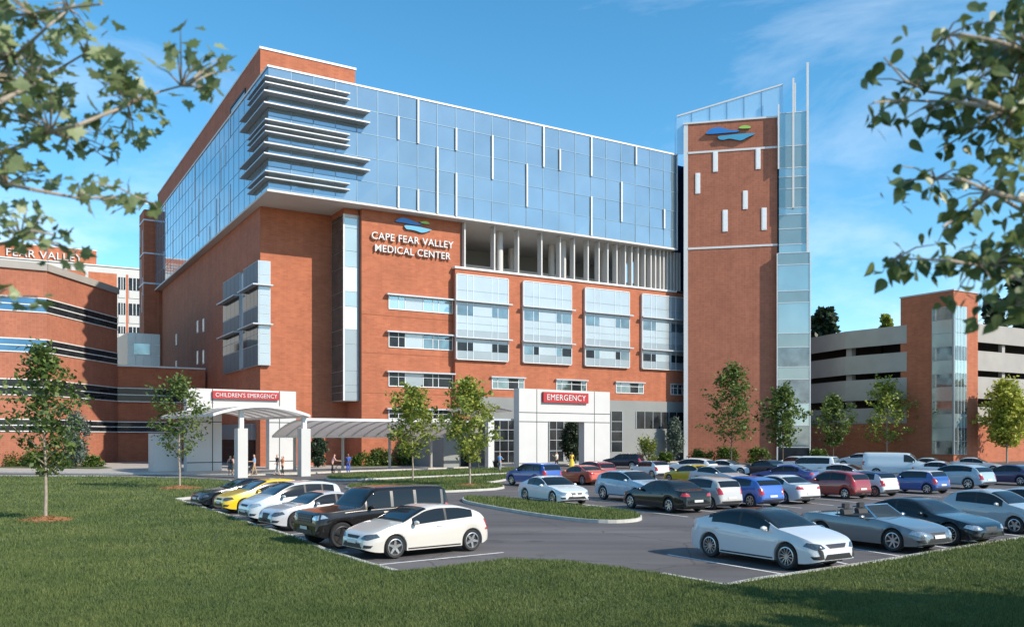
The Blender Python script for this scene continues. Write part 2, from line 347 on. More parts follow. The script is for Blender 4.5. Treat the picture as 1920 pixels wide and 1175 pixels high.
# pavement in front of the hospital
wk = G([(-700,884),(-300,884.5),(0,886),(180,888),(345,890),(440,892.5),(470,891),(560,889),(660,884),(800,879.5),(975,873.5),(1150,869),(1300,866.5),(1560,864),(1900,860)])
walk_poly = wk+[Vector((190,160,0)), Vector((-190,160,0))]
slab('pavement', walk_poly, 0, .12, M['walk'])
kerb('kerb', wk, gut=False, wd=.2, h=.135)
slab('flower_bed', G([(-700,877),(-100,878),(120,880),(185,881),(210,879),(190,876),(120,872),(-700,868)]), .0, .16, M['soil'])
slab('flower_bed', G([(655,878.2),(790,875),(800,871.5),(660,873)]), .0, .16, M['soil'])
for a, b in [((699,1059),(944,1035)),((623,1036),(652,1034)),((571,1019),(600,1016.5)),((527,1003),(580,998)),((479,989),(520,984)),((421,968),(450,965)),((385,955.5),(405,953)),
             ((1252,1039),(1500,1081)),((1330,1001),(1617,1063)),((1500,1012),(1713,1046)),((1600,998),(1803,1031)),((1740,999),(1888,1019)),((1800,990),(1960,1010)),((1850,975),(2010,994)),
             ((1040,938),(1290,968.5)),((1060,929),(1170,942)),((1230,946),(1354,961)),((1330,945),(1430,956)),((1400,941),(1504,952)),((1460,936.5),(1563,947)),((1490,929.5),(1616,942)),((1560,927.5),(1680,939.5)),((1620,920),(1765,931)),((1720,917),(1857,928)),
             ((1800,913),(1940,923)),((1150,905),(1230,912)),((1240,902),(1330,909)),((1320,897),(1400,903)),((1400,893),(1480,899)),((1700,893),(1800,900)),((1020,955),(1112,946))]:
    A = ground(*a); B = ground(*b); d = (B-A).normalized(); n_ = Vector((-d.y, d.x, 0))*.05
    struct(MB().quad((A.x+n_.x,A.y+n_.y,.005),(B.x+n_.x,B.y+n_.y,.005),(B.x-n_.x,B.y-n_.y,.005),(A.x-n_.x,A.y-n_.y,.005)).build('stall_line', M['paint']))
# grass blades
def inside(px, py, poly):
    r = np.zeros(len(px), bool); n = len(poly)
    for i in range(n):
        a = poly[i]; b = poly[i-1]
        c = ((a.y > py) != (b.y > py)) & (px < (b.x-a.x)*(py-a.y)/((b.y-a.y) if abs(b.y-a.y) > 1e-9 else 1e-9)+a.x)
        r ^= c
    return r
def fast_mesh(name, V, nf, k):
    """V: (nf*k,3) float array, nf faces of k own vertices each"""
    me = bpy.data.meshes.new(name); me.vertices.add(nf*k); me.vertices.foreach_set('co', V.astype(np.float32).ravel())
    me.loops.add(nf*k); me.loops.foreach_set('vertex_index', np.arange(nf*k, dtype=np.int32))
    me.polygons.add(nf); me.polygons.foreach_set('loop_start', np.arange(0, nf*k, k, dtype=np.int32)); me.polygons.foreach_set('loop_total', np.full(nf, k, dtype=np.int32))
    me.update(calc_edges=True); return me
rs = np.random.RandomState(3)
def blades(name, poly, n, y0, y1, z, label=None, hs=1.0):
    u = rs.rand(n); Y = 1/(1/y0+(1/y1-1/y0)*u); X = (rs.rand(n)*2-1)*(.64*Y+5)
    k = inside(X, Y, poly); X = X[k]; Y = Y[k]; n = len(X)
    a = rs.rand(n)*6.283; sc = np.maximum(1, Y/17); wd = .0085*sc*(.7+.6*rs.rand(n))
    patch = .7+.6*(np.sin(X*1.9+np.sin(Y*1.3)*2)*np.sin(Y*1.7+np.cos(X)*1.5)*.5+.5)
    h = (.035+.05*rs.rand(n))*hs*(1+.3*(sc-1))*patch; l = .03*sc
    ln = rs.normal(0, 1, (n, 2))*.02
    V = np.zeros((n, 3, 3)); dx = np.cos(a)*wd; dy = np.sin(a)*wd
    V[:,0,0] = X-dx; V[:,0,1] = Y-dy; V[:,1,0] = X+dx; V[:,1,1] = Y+dy; V[:,2,0] = X+ln[:,0]; V[:,2,1] = Y+ln[:,1]
    V[:,0,2] = z; V[:,1,2] = z; V[:,2,2] = z+h
    return struct(link(name, fast_mesh(name, V.reshape(-1,3), n, 3), M['grass']), 'stuff')
blades('grass', lawn_poly, 950000, 13.5, 85, .10)
allisl = [isl1, isl2, isl3]
for p, n in ((isl1, 260000), (isl2, 260000), (isl3, 200000)): blades('grass', p, n, min(q.y for q in p), max(q.y for q in p), .12, hs=1.3)
# ------------------------------------------------------------------ hospital
ANG = math.atan2(.514, .858)
FM = Frame((678-CX)/F*97, 97, ANG); LW = 4.72; GY = -1.56
zS = 28.73; zG = 41.76
xL = FM.front(488, 600, LW)[0]; gx0 = FM.front(502.5, 300, GY)[0]; gx1 = FM.front(1270, 300, GY)[0]
xs1 = FM.front(864, 450, 0)[0]; xE = FM.front(1283, 600, -.6)[0]; xm = FM.front(853.5, 600, -.6)[0]
zT = FM.front(854, 499, -.6)[1]; gB = FM.side(291, 400, gx0)[0]
hos = thing('hospital_building', 'large red brick medical centre with a blue glass upper block wrapped round its corner', 'building', tuple(FM.o), ANG)
def hp(name, mb, m, parent=None, smooth=False): return mb.build(name, M[m] if isinstance(m, str) else m, parent or hos, smooth)
w = MB()
w.prism([(xL,LW),(0,LW),(0,0),(xs1,0),(xs1,13),(xE,13),(xE,gB-2),(xL,gB-2)], 0, zS-.02)
wall = hp('brick_wall', w, 'brick')
hp('wing_wall', MB().box(xm, xE, -.6, 12.9, 0, zT-.25), 'brick')
hp('coping', MB().box(xm-.12, xE-1.5, -.78, 12.8, zT-.24, zT), 'trim')
gl = MB().box(gx0+.04, gx1-.03, GY+.04, gB, zS+.15, zG-.2)
hp('floor_slab', MB().box(gx0+.06, gx1-.05, GY+.07, gB-.05, zS, zS+.14).box(gx0-.1, gx0+.05, GY-.1, gB, zS-.02, zS+.2).box(gx0+.051, gx1, GY-.1, GY+.05, zS-.02, zS+.2), 'soffit')
cw = hp('curtain_wall', gl, 'glass_blue')
nx = int(round((gx1-gx0)/2.47)); dxm = (gx1-gx0)/nx; rz = (zG-zS)/5; ns = int(round((gB-GY)/2.47)); dys = (gB-GY)/ns
pm = MB(); rq = random.Random(5)
def jit(): return rq.uniform(-.022, .022)
for i in range(nx):
    for k in range(5):
        a, b = gx0+i*dxm+.03, gx0+(i+1)*dxm-.03; c, d = max(zS+.21, zS+k*rz+.02), min(zG-.21, zS+(k+1)*rz-.02); b = min(b, gx1-.13)
        pm.quad((a,GY+.012+jit(),c),(b,GY+.012+jit(),c),(b,GY+.012+jit(),d),(a,GY+.012+jit(),d))
for i in range(ns):
    for k in range(5):
        a, b = GY+i*dys+.03, GY+(i+1)*dys-.03; c, d = max(zS+.21, zS+k*rz+.02), min(zG-.21, zS+(k+1)*rz-.02)
        pm.quad((gx0+.012+jit()*.15,b,c),(gx0+.012+jit()*.15,a,c),(gx0+.012+jit()*.15,a,d),(gx0+.012+jit()*.15,b,d))
pm.build('panes', M['glass_blue'], cw, fix=False)
hp('parapet_cap', MB().box(gx0-.08, gx1+.02, GY-.08, GY+.5, zG-.2, zG).box(gx0-.08, gx0+.4, GY+.51, gB+.05, zG-.2, zG), 'trim')
hp('roof', MB().box(gx0+.41, gx1-.1, GY+.52, gB-.1, zG-.5, zG-.3), 'roofing')
# mullions: dark grid
ml = MB(); nx = int(round((gx1-gx0)/2.47)); dxm = (gx1-gx0)/nx; rz = (zG-zS)/5
for i in range(1, nx): ml.box(gx0+i*dxm-.035, gx0+i*dxm+.035, GY-.03, GY+.05, zS+.22, zG-.22)
for k in range(1, 5): ml.box(gx0+.02, gx1-.05, GY-.028, GY+.05, zS+k*rz-.03, zS+k*rz+.03)
hp('mullions', ml, 'mull'); ml = MB()
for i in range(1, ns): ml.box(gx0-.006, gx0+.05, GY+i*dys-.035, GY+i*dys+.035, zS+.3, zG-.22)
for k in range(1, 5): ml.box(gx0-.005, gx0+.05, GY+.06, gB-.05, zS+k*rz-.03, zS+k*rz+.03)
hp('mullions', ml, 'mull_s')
hp('edge_mullion', MB().box(gx1-.12, gx1+.02, GY-.05, GY+.2, zS+.29, zG-.22), 'trim')
def s5(pts, s, ox, oy): return [(a/s+ox, b/s+oy, c/s+oy) for a, b, c in pts]
ff = [(730.5,217,265),(799.5,188,278),(931,258,340),(868.5,245,291),(867.5,330,408),(765,361,390.5),(730.5,355,384),(834.5,300,405),(1021.7,236,319.5),(1051,284,324.5),(992.5,315,396),(1107,256,336.5),(1107,360,443),(1160.5,345,423),(1186.5,273,311),(1238,395,435),(833.5,330,400)]
vf = MB()
for px, a, b in ff[:16]:
    x, z1 = FM.front(px, a, GY); z0 = FM.front(px, b, GY)[1]; i = round((x-gx0)/dxm); x = gx0+i*dxm
    k1 = round((z1-zS)/rz); k0 = round((z0-zS)/rz)
    if k1 <= k0: k1 = k0+1
    vf = MB().box(x-.09, x+.09, GY-.22, GY-.032, zS+.21+0*k0 if k0 <= 0 else zS+k0*rz, min(zG-.21, zS+k1*rz)); hp('vertical_fin', vf, 'trim')
sf = [(597,628,757),(567,665,910),(625,435,585),(625,865,1100),(541,955,1170),(457,790,1030),(432,955,1175),(408,740,965),(330,855,955),(312,875,960),(390,1010,1110),(230,990,1070),(240,1075,1170)]
sf = s5(sf, 3.264, 0, 80); sf = [(a+240, b, c) for a, b, c in sf]
sf += [(411.5,371,442),(431,362,418),(393,424,455),(324,431,487),(341,440,480),(308,472,505),(372,374,443)]
for px, a, b in sf:
    y, z1 = FM.side(px, a, gx0); z0 = FM.side(px, b, gx0)[1]
    z1 = min(z1, zG-.21); z0 = max(z0, zS+.3)
    if z1-z0 > .6 and y < gB-.5: hp('vertical_fin', MB().box(gx0-.04, gx0-.008, y-.10, y+.10, z0, z1), 'mull_w')
# corner sunshade fins
for py, big in ((140.4,0),(152,0),(167.3,1),(189.4,1),(221.5,0),(232.6,0),(243.9,0),(264.7,1),(284.7,1),(318.4,0),(330.3,0)):
    pr = 1.15 if big else .85; x0, z = FM.front(495 if big else 497.5, py, GY-pr)
    xr = FM.front(694 if big else 656.5, 300, GY-pr)[0]; yb = FM.side(441 if big else 457, 300, gx0-pr)[0]
    th = .15 if big else .12; xo = gx0-pr*.62
    hp('sunshade_fin', MB().prism([(xo,GY-pr),(xr,GY-pr),(xr,GY-.01),(gx0-.01,GY-.01),(gx0-.01,yb),(xo,yb)], z-th, z), 'fin')
# penthouse
pz = FM.front(488, 87.5, LW)[1]; px1 = FM.front(666, 135, LW)[0]; pyB = gB+3
hp('penthouse', MB().box(xL, px1, LW, pyB, zG-.4, pz-.25), 'brick')
hp('penthouse_cap', MB().box(xL-.1, px1+.1, LW-.1, pyB+.1, pz-.24, pz), 'trim')
y0, z1 = FM.side(460, 152, xL); y1, z0 = FM.side(434, 210, xL)
hp('louvre', MB().box(xL-.06, xL-.005, y0, y1, zG, z1-1.2), 'spandrel2'); hp('louvre_frame', MB().box(xL-.1, xL-.004, y0-.25, y0-.02, zG, z1-.9).box(xL-.1,xL-.004,y1+.02,y1+.3,zG,z1-.9).box(xL-.12,xL-.004,y0-.2,y1+.2,z1-1.15,z1-.9), 'black')
# far end stair tower on the left face, white banded
yt0 = gB; 
e0, _ = FM.side(275, 500, xL); 
zE = FM.side(262, 405, xL)[1]
hp('end_tower', MB().box(xL-2.6, xL+4, gB+.6, gB+6, 0, zG+1.0), 'brick')
hp('end_tower_link', MB().box(xL-.4, xL+3, gB-.4, gB+.59, 0, zG+.5), 'brick')
bd = MB()
for py in (410.5, 439, 497, 549.5):
    z = FM.side(281, py, xL)[1]; bd.box(xL-2.68, xL-2.6, gB+.6, gB+6, z-.12, z+.12).box(xL-2.66, xL, gB+.5, gB+.6, z-.12, z+.12)
for yy, a, b in ((1.5,.9,.72),(3.2,.7,.5),(4.4,.95,.8),(2.2,.45,.3),(4.6,.35,.2),(1.1,.55,.42)):
    bd.box(xL-2.67, xL-2.59, gB+.6+yy-.1, gB+.6+yy+.1, 18+(zG-18)*b, 18+(zG-18)*a)
hp('banding', bd, 'mull_w')
# dark soffit edge reveal and slit windows of the shaded left face
for px, a, b in ((371,601,624),(382,597,622),(331,626,647),(371,657,683),(382,656,682),(331,676,688)):
    y, z1 = FM.side(px, a, xL); z0 = FM.side(px, b, xL)[1]
    f = hp('slit_window', MB().box(xL-.06, xL+.02, y-.5, y+.5, z0, z1), 'trim'); hp('pane', MB().box(xL-.08, xL-.061, y-.36, y+.36, z0+.15, z1-.15), 'spandrel', f)
# ambulance door seen through the children's portal
y0, z1 = FM.side(480, 812, xL); y1, z0 = FM.side(414, 827, xL); 
hp('door_canopy', MB().box(xL-.5, xL+.02, y0, y1, z0+.25, z1+1.1), 'spandrel2')
hp('sliding_door', MB().box(xL-.12, xL+.02, y0+.2, y1-.2, .12, z0+.24), 'pane_d'); 
# ---- bay in the notch
yb = FM.side(674, 500, 0)[0]; xb = FM.front(644.4, 500, yb)[0]
zb1 = FM.front(644.6, 400.4, yb)[1]; zb0 = FM.front(645, 750.7, yb)[1]
def Z(py, px=660, y=yb): return FM.front(px, py, y)[1]
bay = hp('notch_bay', MB().box(xb+.02, -.12, yb+.02, LW-.01, zb0, zb1), 'greytrim')
hp('notch_bay_header', MB().box(xb, -.1, yb, LW-.01, zb1+.01, zS-.03), 'brick')
seg = [(400,408,'white'),(408,427,'mint'),(427,470,'mint'),(470,500,'mint'),(500,546,'mint2'),(546,574,'mint'),(574,617,'mint2'),(617,645,'spandrel2'),(645,695,'spandrel2'),(695,722,'spandrel2'),(722,735,'spandrel2'),(735,750,'spandrel2')]  # lower panels greyer: a reflection gradient put into the panel colours
for a, b, mm in seg:
    z1 = min(Z(a, 650), zb1-.02); z0 = max(Z(b, 650), zb0+.03)
    hp('bay_panel', MB().box(xb+.1, -.3, yb-.03, yb+.019, z0+.03, z1-.03), mm, bay)
    hp('bay_panel', MB().box(xb-.03, xb+.019, yb+.15, LW-.2, z0+.03, z1-.03), 'pane', bay)
hp('bay_edge', MB().box(xb-.06, xb+.09, yb-.06, yb+.09, zb0, zb1), 'trim', bay)
hp('bay_slot', MB().box(-.11, -.004, yb+.04, yb+1.2, zb0, zb1), 'mull', bay)
# ---- corner oriel wrapping the left corner
yo = LW-.5; xo = FM.front(484, 600, yo)[0]; xo2 = FM.front(507.2, 600, yo)[0]; zo1 = FM.front(484, 487.6, yo)[1]; zo0 = FM.front(484, 684, yo)[1]
ya, _ = FM.side(456, 600, xo); yg, _ = FM.side(449, 600, xo); ye, _ = FM.side(418, 600, xo); 
oz = [FM.front(484, p, yo)[1] for p in (487.6, 515, 532.6, 553, 572, 588, 606, 626, 645, 662, 684)]
ori = hp('corner_oriel', MB().box(xo, xo2, yo, LW-.01, zo0, zo1).box(xo, xL-.01, LW-.009, ya, zo0, zo1).box(xo, xL-.01, yg, ye, zo0, zo1).box(xo+.2, xL-.01, ya+.01, yg-.01, zo0+.2, zo1-.2), 'greytrim')
for i in range(10):
    a, b = oz[i]-.04, oz[i+1]+.04
    hp('oriel_panel', MB().box(xo+.1, xo2-.08, yo-.03, yo-.004, b, a), 'spandrel', ori)
for y_0, y_1 in ((yo, ya), (yg, ye)):
    n_ = 4
    for k in range(n_):
        a = y_0+.1+(y_1-y_0-.2)*k/n_; b = y_0+.1+(y_1-y_0-.2)*(k+1)/n_
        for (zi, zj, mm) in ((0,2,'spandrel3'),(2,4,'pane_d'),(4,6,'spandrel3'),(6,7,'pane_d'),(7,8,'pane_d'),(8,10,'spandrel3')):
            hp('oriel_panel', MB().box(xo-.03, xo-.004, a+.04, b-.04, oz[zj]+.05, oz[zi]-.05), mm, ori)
for py in (532.6, 606):
    z = FM.front(484, py, yo)[1]
    hp('oriel_sunshade', MB().prism([(xo-.7,yo-.55),(xo2+.15,yo-.55),(xo2+.15,yo-.005),(xo-.04,yo-.005),(xo-.04,ya),(xo-.7,ya)], z-.15, z), 'greytrim', ori)
    hp('oriel_sunshade', MB().box(xo-.7, xo-.04, yg, ye+.5, z-.15, z), 'greytrim', ori)
# ---- ribbon windows on the sign wall and the wing
def ribbon(x0, x1, z0, z1, y, splits, mats, shade=.55, over=.35):
    f = hp('ribbon_window', MB().box(x0, x1, y-.1, y-.005, z0, z0+.1).box(x0, x1, y-.1, y-.005, z1-.1, z1).box(x0, x0+.1, y-.1, y-.005, z0+.11, z1-.11).box(x1-.1, x1, y-.1, y-.005, z0+.11, z1-.11), 'trim')
    n_ = len(splits)-1
    for i in range(n_):
        a = x0+(x1-x0)*splits[i]; b = x0+(x1-x0)*splits[i+1]
        hp('pane', MB().box(a+.04, b-.04, y-.045, y-.004, z0+.101, z1-.101), mats[i], f)
        if i: hp('frame_bar', MB().box(a-.035, a+.035, y-.09, y-.003, z0+.101, z1-.101), 'trim', f)
    hp('sunshade', MB().box(x0-over, x1+.1, y-.1-shade, y-.101, z1-.14, z1+.02), 'greytrim', f)
    hp('transom', MB().box(x0+.1, x1-.1, y-.085, y-.046, z1-.62, z1-.56), 'trim', f)
    return f
xr1 = FM.front(848.5, 600, 0)[0]; xr0 = FM.front(728, 600, 0)[0]
sp = [0,.15,.25,.53,.68,.77,1]
for a, b, mm in ((551.3,579.2,['green2','green2','spandrel','green2','green2','green2']),(620.7,650.7,['pane_d','pane_d','spandrel','pane','pane','pane']),(695.6,723.9,['pane_d','pane_d','spandrel2','pane_d','pane_d','pane_d']),(765,785,['pane_d']*6)):
    ribbon(xr0, xr1, FM.front(728, b, 0)[1], FM.front(728, a, 0)[1], 0, sp, mm)
for (pa, pb, ya_, yb_) in ((921.5,982.3,705.5,729),(1042.5,1099.3,709.5,731),(1154,1206,713,737.5),(1257,1283,717.5,740)):
    x0 = FM.front(pa, 700, -.6)[0]; x1 = FM.front(pb, 700, -.6)[0]
    z1 = FM.front(921.5, 705.5, -.6)[1]; z0 = FM.front(921.5, 729, -.6)[1]
    ribbon(x0, x1, z0, z1, -.6, [0,.18,.5,.82,1], ['pane','pane','pane_d','pane'], .3, .2)
# brick control joints
jm = MB()
for pz_ in (592, 663, 737):
    z = FM.front(728, pz_, 0)[1]; jm.box(.02, xm-.05, -.012, -.003, z-.03, z+.03)
hp('wall_joints', jm, 'joint')
# ---- four projecting window bays of the wing
YB = -.95
zz = lambda p: FM.front(856, p, YB)[1]
B = {k: zz(v) for k, v in dict(top=513.5, l1=543, sh1=561.9, g1t=571, g1b=590, l2=605, l3=618, sh2=630.6, g2t=640, g2b=657, bot=672).items()}
for pa, pb in ((856,953),(981.5,1071.5),(1097.5,1180),(1204.5,1283)):
    x0 = FM.front(pa, 600, YB)[0]; x1 = FM.front(pb, 600, YB)[0]
    f = hp('window_bay', MB().box(x0, x1, YB, -.61, B['bot'], B['top']), 'spandrel2')
    wd = x1-x0; cs = [0,.20,.315,.67,.79,1]
    rows = [('top','l1','spandrel'),('l1','sh1','spandrel'),('sh1','g1t','spandrel2'),('g1t','g1b',0),('g1b','l2','spandrel'),('l2','l3','spandrel'),('l3','sh2','spandrel2'),('sh2','g2t','spandrel2'),('g2t','g2b',1),('g2b','bot','spandrel2')]
    for r0, r1, mm in rows:
        for c in range(5):
            a = x0+wd*cs[c]+.03; b = x0+wd*cs[c+1]-.03
            m_ = mm if isinstance(mm, str) else ('spandrel' if c == 2 else ('pane' if mm == 0 else ('pane_d' if (c+int(pa)) % 3 else 'pane')))
            if isinstance(mm, str):
                continue
            hp('pane', MB().box(a, b, YB-.03, YB-.003, B[r1]+.05, B[r0]-.05), m_, f)
    for r0, r1, mm in rows:
        if isinstance(mm, str): hp('panel', MB().box(x0+.05, x1-.05, YB-.025, YB-.003, B[r1]+.035, B[r0]-.035), mm, f)
    bars = MB()
    for c in (1,2,3,4): bars.box(x0+wd*cs[c]-.028, x0+wd*cs[c]+.028, YB-.06, YB-.031, B['bot'], B['top'])
    hp('glazing_bar', bars, 'mull_w', f)
    hp('bay_rim', MB().box(x0-.05, x0+.045, YB-.07, YB+.3, B['bot'], B['top']+.001).box(x1-.045, x1+.05, YB-.07, YB+.3, B['bot'], B['top']+.001).box(x0+.05,x1-.05,YB-.07,YB+.3,B['top']+.002,B['top']+.09).box(x0+.05,x1-.05,YB-.07,YB+.3,B['bot']-.09,B['bot']-.002), 'trim', f)
    for s_ in ('sh1','sh2'): hp('sunshade', MB().box(x0-.35, x1+.3, YB-.6, YB-.07, B[s_]-.16, B[s_]), 'greytrim', f)
# ---- terrace
zt = zT
hp('terrace_floor', MB().box(xs1+.01, xE-.2, -.5, 12.85, zt+.005, zt+.05), 'roofing')
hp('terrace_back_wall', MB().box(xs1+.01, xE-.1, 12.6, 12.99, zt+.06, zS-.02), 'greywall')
hp('terrace_upstand', MB().box(xs1+.3, xE-.5, 8, 8.4, zt+.06, zt+2.3), 'soffit')
for px in (871.9,927.6,972.3,1016,1050.7,1077,1103,1123.5,1140,1157,1173,1185,1197,1209.5,1221,1229.5,1238,1245,1252,1258,1264,1270,1275):
    x = FM.front(px, 480, -.55)[0]; hp('terrace_fin', MB().box(x-.09, x+.09, -.55, .35, zt+.06, zS-.03), 'white')
for px, y, r in ((937,1.6,.42),(1034,4.5,.42),(1055.5,1.6,.42),(958,9,.42),(1131,4.5,.42),(1163.5,1.6,.42),(1195,4.5,.4)):
    x = FM.front(px, 480, y)[0]; hp('terrace_column', MB().tube((x,y,zt+.06),(x,y,zS-.03),r,r,16), 'white', smooth=True)
# ---- grey base storey of the wing
xg0 = FM.front(898, 742.6, -.6)[0]; zg = FM.front(898, 743.5, -.6)[1]
hp('base_cladding', MB().box(xg0, xE-.02, -.72, -.602, .12, zg), 'greywall')
def tallwin(pa, pb, ya_, yb_, nv, nh, mm='pane', bm_='greytrim'):
    x0 = FM.front(pa, 800, -.72)[0]; x1 = FM.front(pb, 800, -.72)[0]; z1 = FM.front((pa+pb)/2, ya_, -.72)[1]; z0 = max(.3, FM.front((pa+pb)/2, yb_, -.72)[1])
    f = hp('storefront_window', MB().box(x0, x1, -.76, -.721, z0, z1), mm); b = MB()
    for i in range(1, nv): x = x0+(x1-x0)*i/nv; b.box(x-.03, x+.03, -.80, -.761, z0, z1)
    for i in range(1, nh): z = z0+(z1-z0)*i/nh; b.box(x0, x1, -.81, -.761, z-.03, z+.03)
    hp('frame', b.box(x0-.08,x0,-.82,-.73,z0,z1).box(x1,x1+.08,-.82,-.73,z0,z1), bm_, f)
tallwin(1146,1166,771,846,1,4,'pane_d'); tallwin(1193,1283,772,803,6,1,'pane_d'); tallwin(1030,1056,785,867,2,4,'pane_d'); tallwin(905,968,785,868,4,4,'pane_d'); tallwin(1072,1092,785,867,1,4,'pane_d')
# link between wing and tower
hp('glass_link', MB().box(gx1+.1, xE+3.5, .6, 8, zt-2, zG-.6), 'glass_navy')
hp('link_base', MB().box(xE-.01, xE+3.2, .4, 8, 0, zt-2.01), 'glass_navy')

# ------------------------------------------------------------------ lettering
def text_mesh(s, width, depth=.12, bold=.015, height=None):
    c = bpy.data.curves.new('t', 'FONT'); c.body = s; c.extrude = depth/2/1; c.offset = bold; c.size = 1; c.align_x = 'LEFT'; c.resolution_u = 4
    c.space_character = 1.06
    o = bpy.data.objects.new('t', c); COL.objects.link(o); bpy.context.view_layer.update()
    me = bpy.data.meshes.new_from_object(o.evaluated_get(bpy.context.evaluated_depsgraph_get())); bpy.data.objects.remove(o); bpy.data.curves.remove(c)
    xs = [v.co.x for v in me.vertices]; ys = [v.co.y for v in me.vertices]; w_ = max(xs)-min(xs); sx = width/w_; sy = (height/(max(ys)-min(ys))) if height else sx
    x0 = min(xs); y0 = min(ys)
    for v in me.vertices: x, y, z = v.co; v.co = ((x-x0)*sx, -z, (y-y0)*sy)
    uvw(me); return me
def letters(frame, s, pxa, pya, pxb, pyb, y, parent, name='lettering', h=None, depth=.14, m='lettering', bold=.015):
    """pxa,pya: lower-left corner, pxb: right edge"""
    x0, z0 = frame.front(pxa, pya, y); x1, _ = frame.front(pxb, pyb, y)
    hh = None if h is None else frame.front(pxa, pya-h, y)[1]-z0
    me = text_mesh(s, x1-x0, depth, bold, hh); o = link(name, me, M[m], parent); o.location = (x0, y-depth/2-.02, z0); return o
sg = thing('wall_lettering', 'white letters spelling the medical centre name in two lines high on the brick front', 'sign', tuple(FM.o), ANG)
letters(FM, 'CAPE FEAR VALLEY', 695.5, 448, 848.5, 466, -.1, sg, h=13.5, depth=.25, bold=.004); letters(FM, 'MEDICAL CENTER', 702, 471.5, 843, 489, -.1, sg, h=13.5, depth=.25, bold=.004)
def logo(frame, name, label, pts_list, y, d=.22):
    t = thing(name, label, 'logo', tuple(frame.o), frame.a)
    for pn, mm, pts in pts_list:
        # smooth the outline
        P = [Vector(frame.front(a, b, y)) for a, b in pts]; 
        for _ in range(2):
            q = []
            for i in range(len(P)): a = P[i]; b = P[(i+1) % len(P)]; q += [a*.8+b*.2, a*.2+b*.8]
            P = q
        o = MB().prism([(p.x, p.y) for p in P], y-d, y-.02, 'y'); 
        me = o.mesh(pn); me.materials.append(M[mm]); me.materials.append(M['logo_d'])
        for p in me.polygons: p.material_index = 0 if abs(p.normal.y) > .7 else 1
        ob = bpy.data.objects.new(pn, me); COL.objects.link(ob); ob.parent = t
    return t
c1 = lambda l: [(a/4.8+480, b/4.8+340) for a, b in l]
logo(FM, 'wave_logo', 'blue and green wave emblem above the white letters on the brick front', [
 ('blue_wave','logo_b', c1([(1240,365),(1275,340),(1310,328),(1360,338),(1410,360),(1470,385),(1500,392),(1440,398),(1380,388),(1310,374)])),
 ('green_hill','logo_g', c1([(1462,372),(1500,360),(1535,365),(1562,388),(1510,388)])),
 ('cyan_wave','logo_c', c1([(1322,398),(1380,400),(1450,410),(1520,425),(1580,440),(1555,448),(1520,462),(1480,466),(1440,450),(1390,438),(1345,435)]))], -.05)

# ------------------------------------------------------------------ right-hand tower
TA = math.atan2(-.2157, .9765); FT = Frame((1285-CX)/F*117.6, 117.6, TA)
tow = thing('stair_tower', 'tall brick tower with a glass side column and a sloping glass screen on top', 'building', tuple(FT.o), TA)
def tp(name, mb, m, parent=None, smooth=False): return mb.build(name, M[m], parent or tow, smooth)
tx0 = FT.front(1290, 500, 0)[0]; tx1 = FT.front(1457.5, 500, 0)[0]; ts0 = FT.front(1282, 500, 0)[0]; tz = FT.front(1457.5, 217.5, 0)[1]
tp('brick_wall', MB().box(tx0, tx1, 0, 13, 0, tz-.25), 'brick_s')
tp('corner_strip', MB().box(ts0, tx0-.01, -.04, .5, 0, tz-.25), 'trim')
tp('side_wall', MB().box(ts0+.02, tx0-.01, .51, 12.9, 0, tz-.3), 'glass_navy')
tp('coping', MB().box(ts0-.05, tx1+.05, -.12, 12.9, tz-.24, tz), 'trim')
for py in (275.9, 458.9):
    z = FT.front(1457, py, 0)[1]; tp('white_band', MB().box(tx0, tx1+.02, -.07, -.003, z-.13, z+.13), 'trim')
for a, b, c, d in ((1337,1346,285,322),(1417,1426,279,317),(1304,1313,325,363),(1393,1402,358,392),(1355,1364.5,394,434),(1428,1437.5,390,431)):
    x0, z1 = FT.front(a, c, 0); x1, z0 = FT.front(b, d, 0)
    f = tp('slit_window', MB().box(x0, x1, -.08, -.005, z0, z1), 'bright'); tp('pane', MB().box(x0+.12, x1-.08, -.095, -.081, z0+.12, z1-.1), 'bright', f)
gx_a = FT.front(1460.5, 500, -.3)[0]; gx_b = FT.front(1513, 400, -.3)[0]
sp1 = [213,275.5,316,333,355,391,403,430,459,475]; ms1 = ['green2','green','green2','green','green','green2','green','green','green2']
zu = [FT.front(1463, p, -.3)[1] for p in sp1]
col = tp('glass_column', MB().box(gx_a, gx_b, -.28, 10, zu[-1], zu[0]-.02), 'green')
for i in range(9): tp('glass_panel', MB().box(gx_a+.03, gx_b-.03, -.33, -.283, zu[i+1]+.04, zu[i]-.04), ms1[i], col)
for z in zu: tp('transom', MB().box(gx_a-.02, gx_b+.02, -.38, -.331, z-.04, z+.04), 'trim', col)
hx_a = FT.front(1458.5, 600, -.6)[0]; hx_b = FT.front(1518, 600, -.6)[0]
sp2 = [475,497,546,568,625,651,688,711,757,797,838,866]; ms2 = ['green','green2','green','green2','green','pane','green','pane','green2','pane','pane_d']
zl = [FT.front(1463, p, -.6)[1] for p in sp2]; zl[-1] = .2
col2 = tp('lower_glass_column', MB().box(hx_a, hx_b, -.58, 10.2, .1, zl[0]-.02), 'green')
for i in range(11): tp('glass_panel', MB().box(hx_a+.05, hx_b-.05, -.63, -.583, zl[i+1]+.04, zl[i]-.04), ms2[i], col2)
for z in zl: tp('transom', MB().box(hx_a-.02, hx_b-.002, -.68, -.631, z-.04, z+.04), 'trim', col2)
for x_ in (hx_b, hx_a-.15): tp('edge_post', MB().box(x_, x_+.13, -.7, -.5, .1, zl[0]), 'trim', col2)
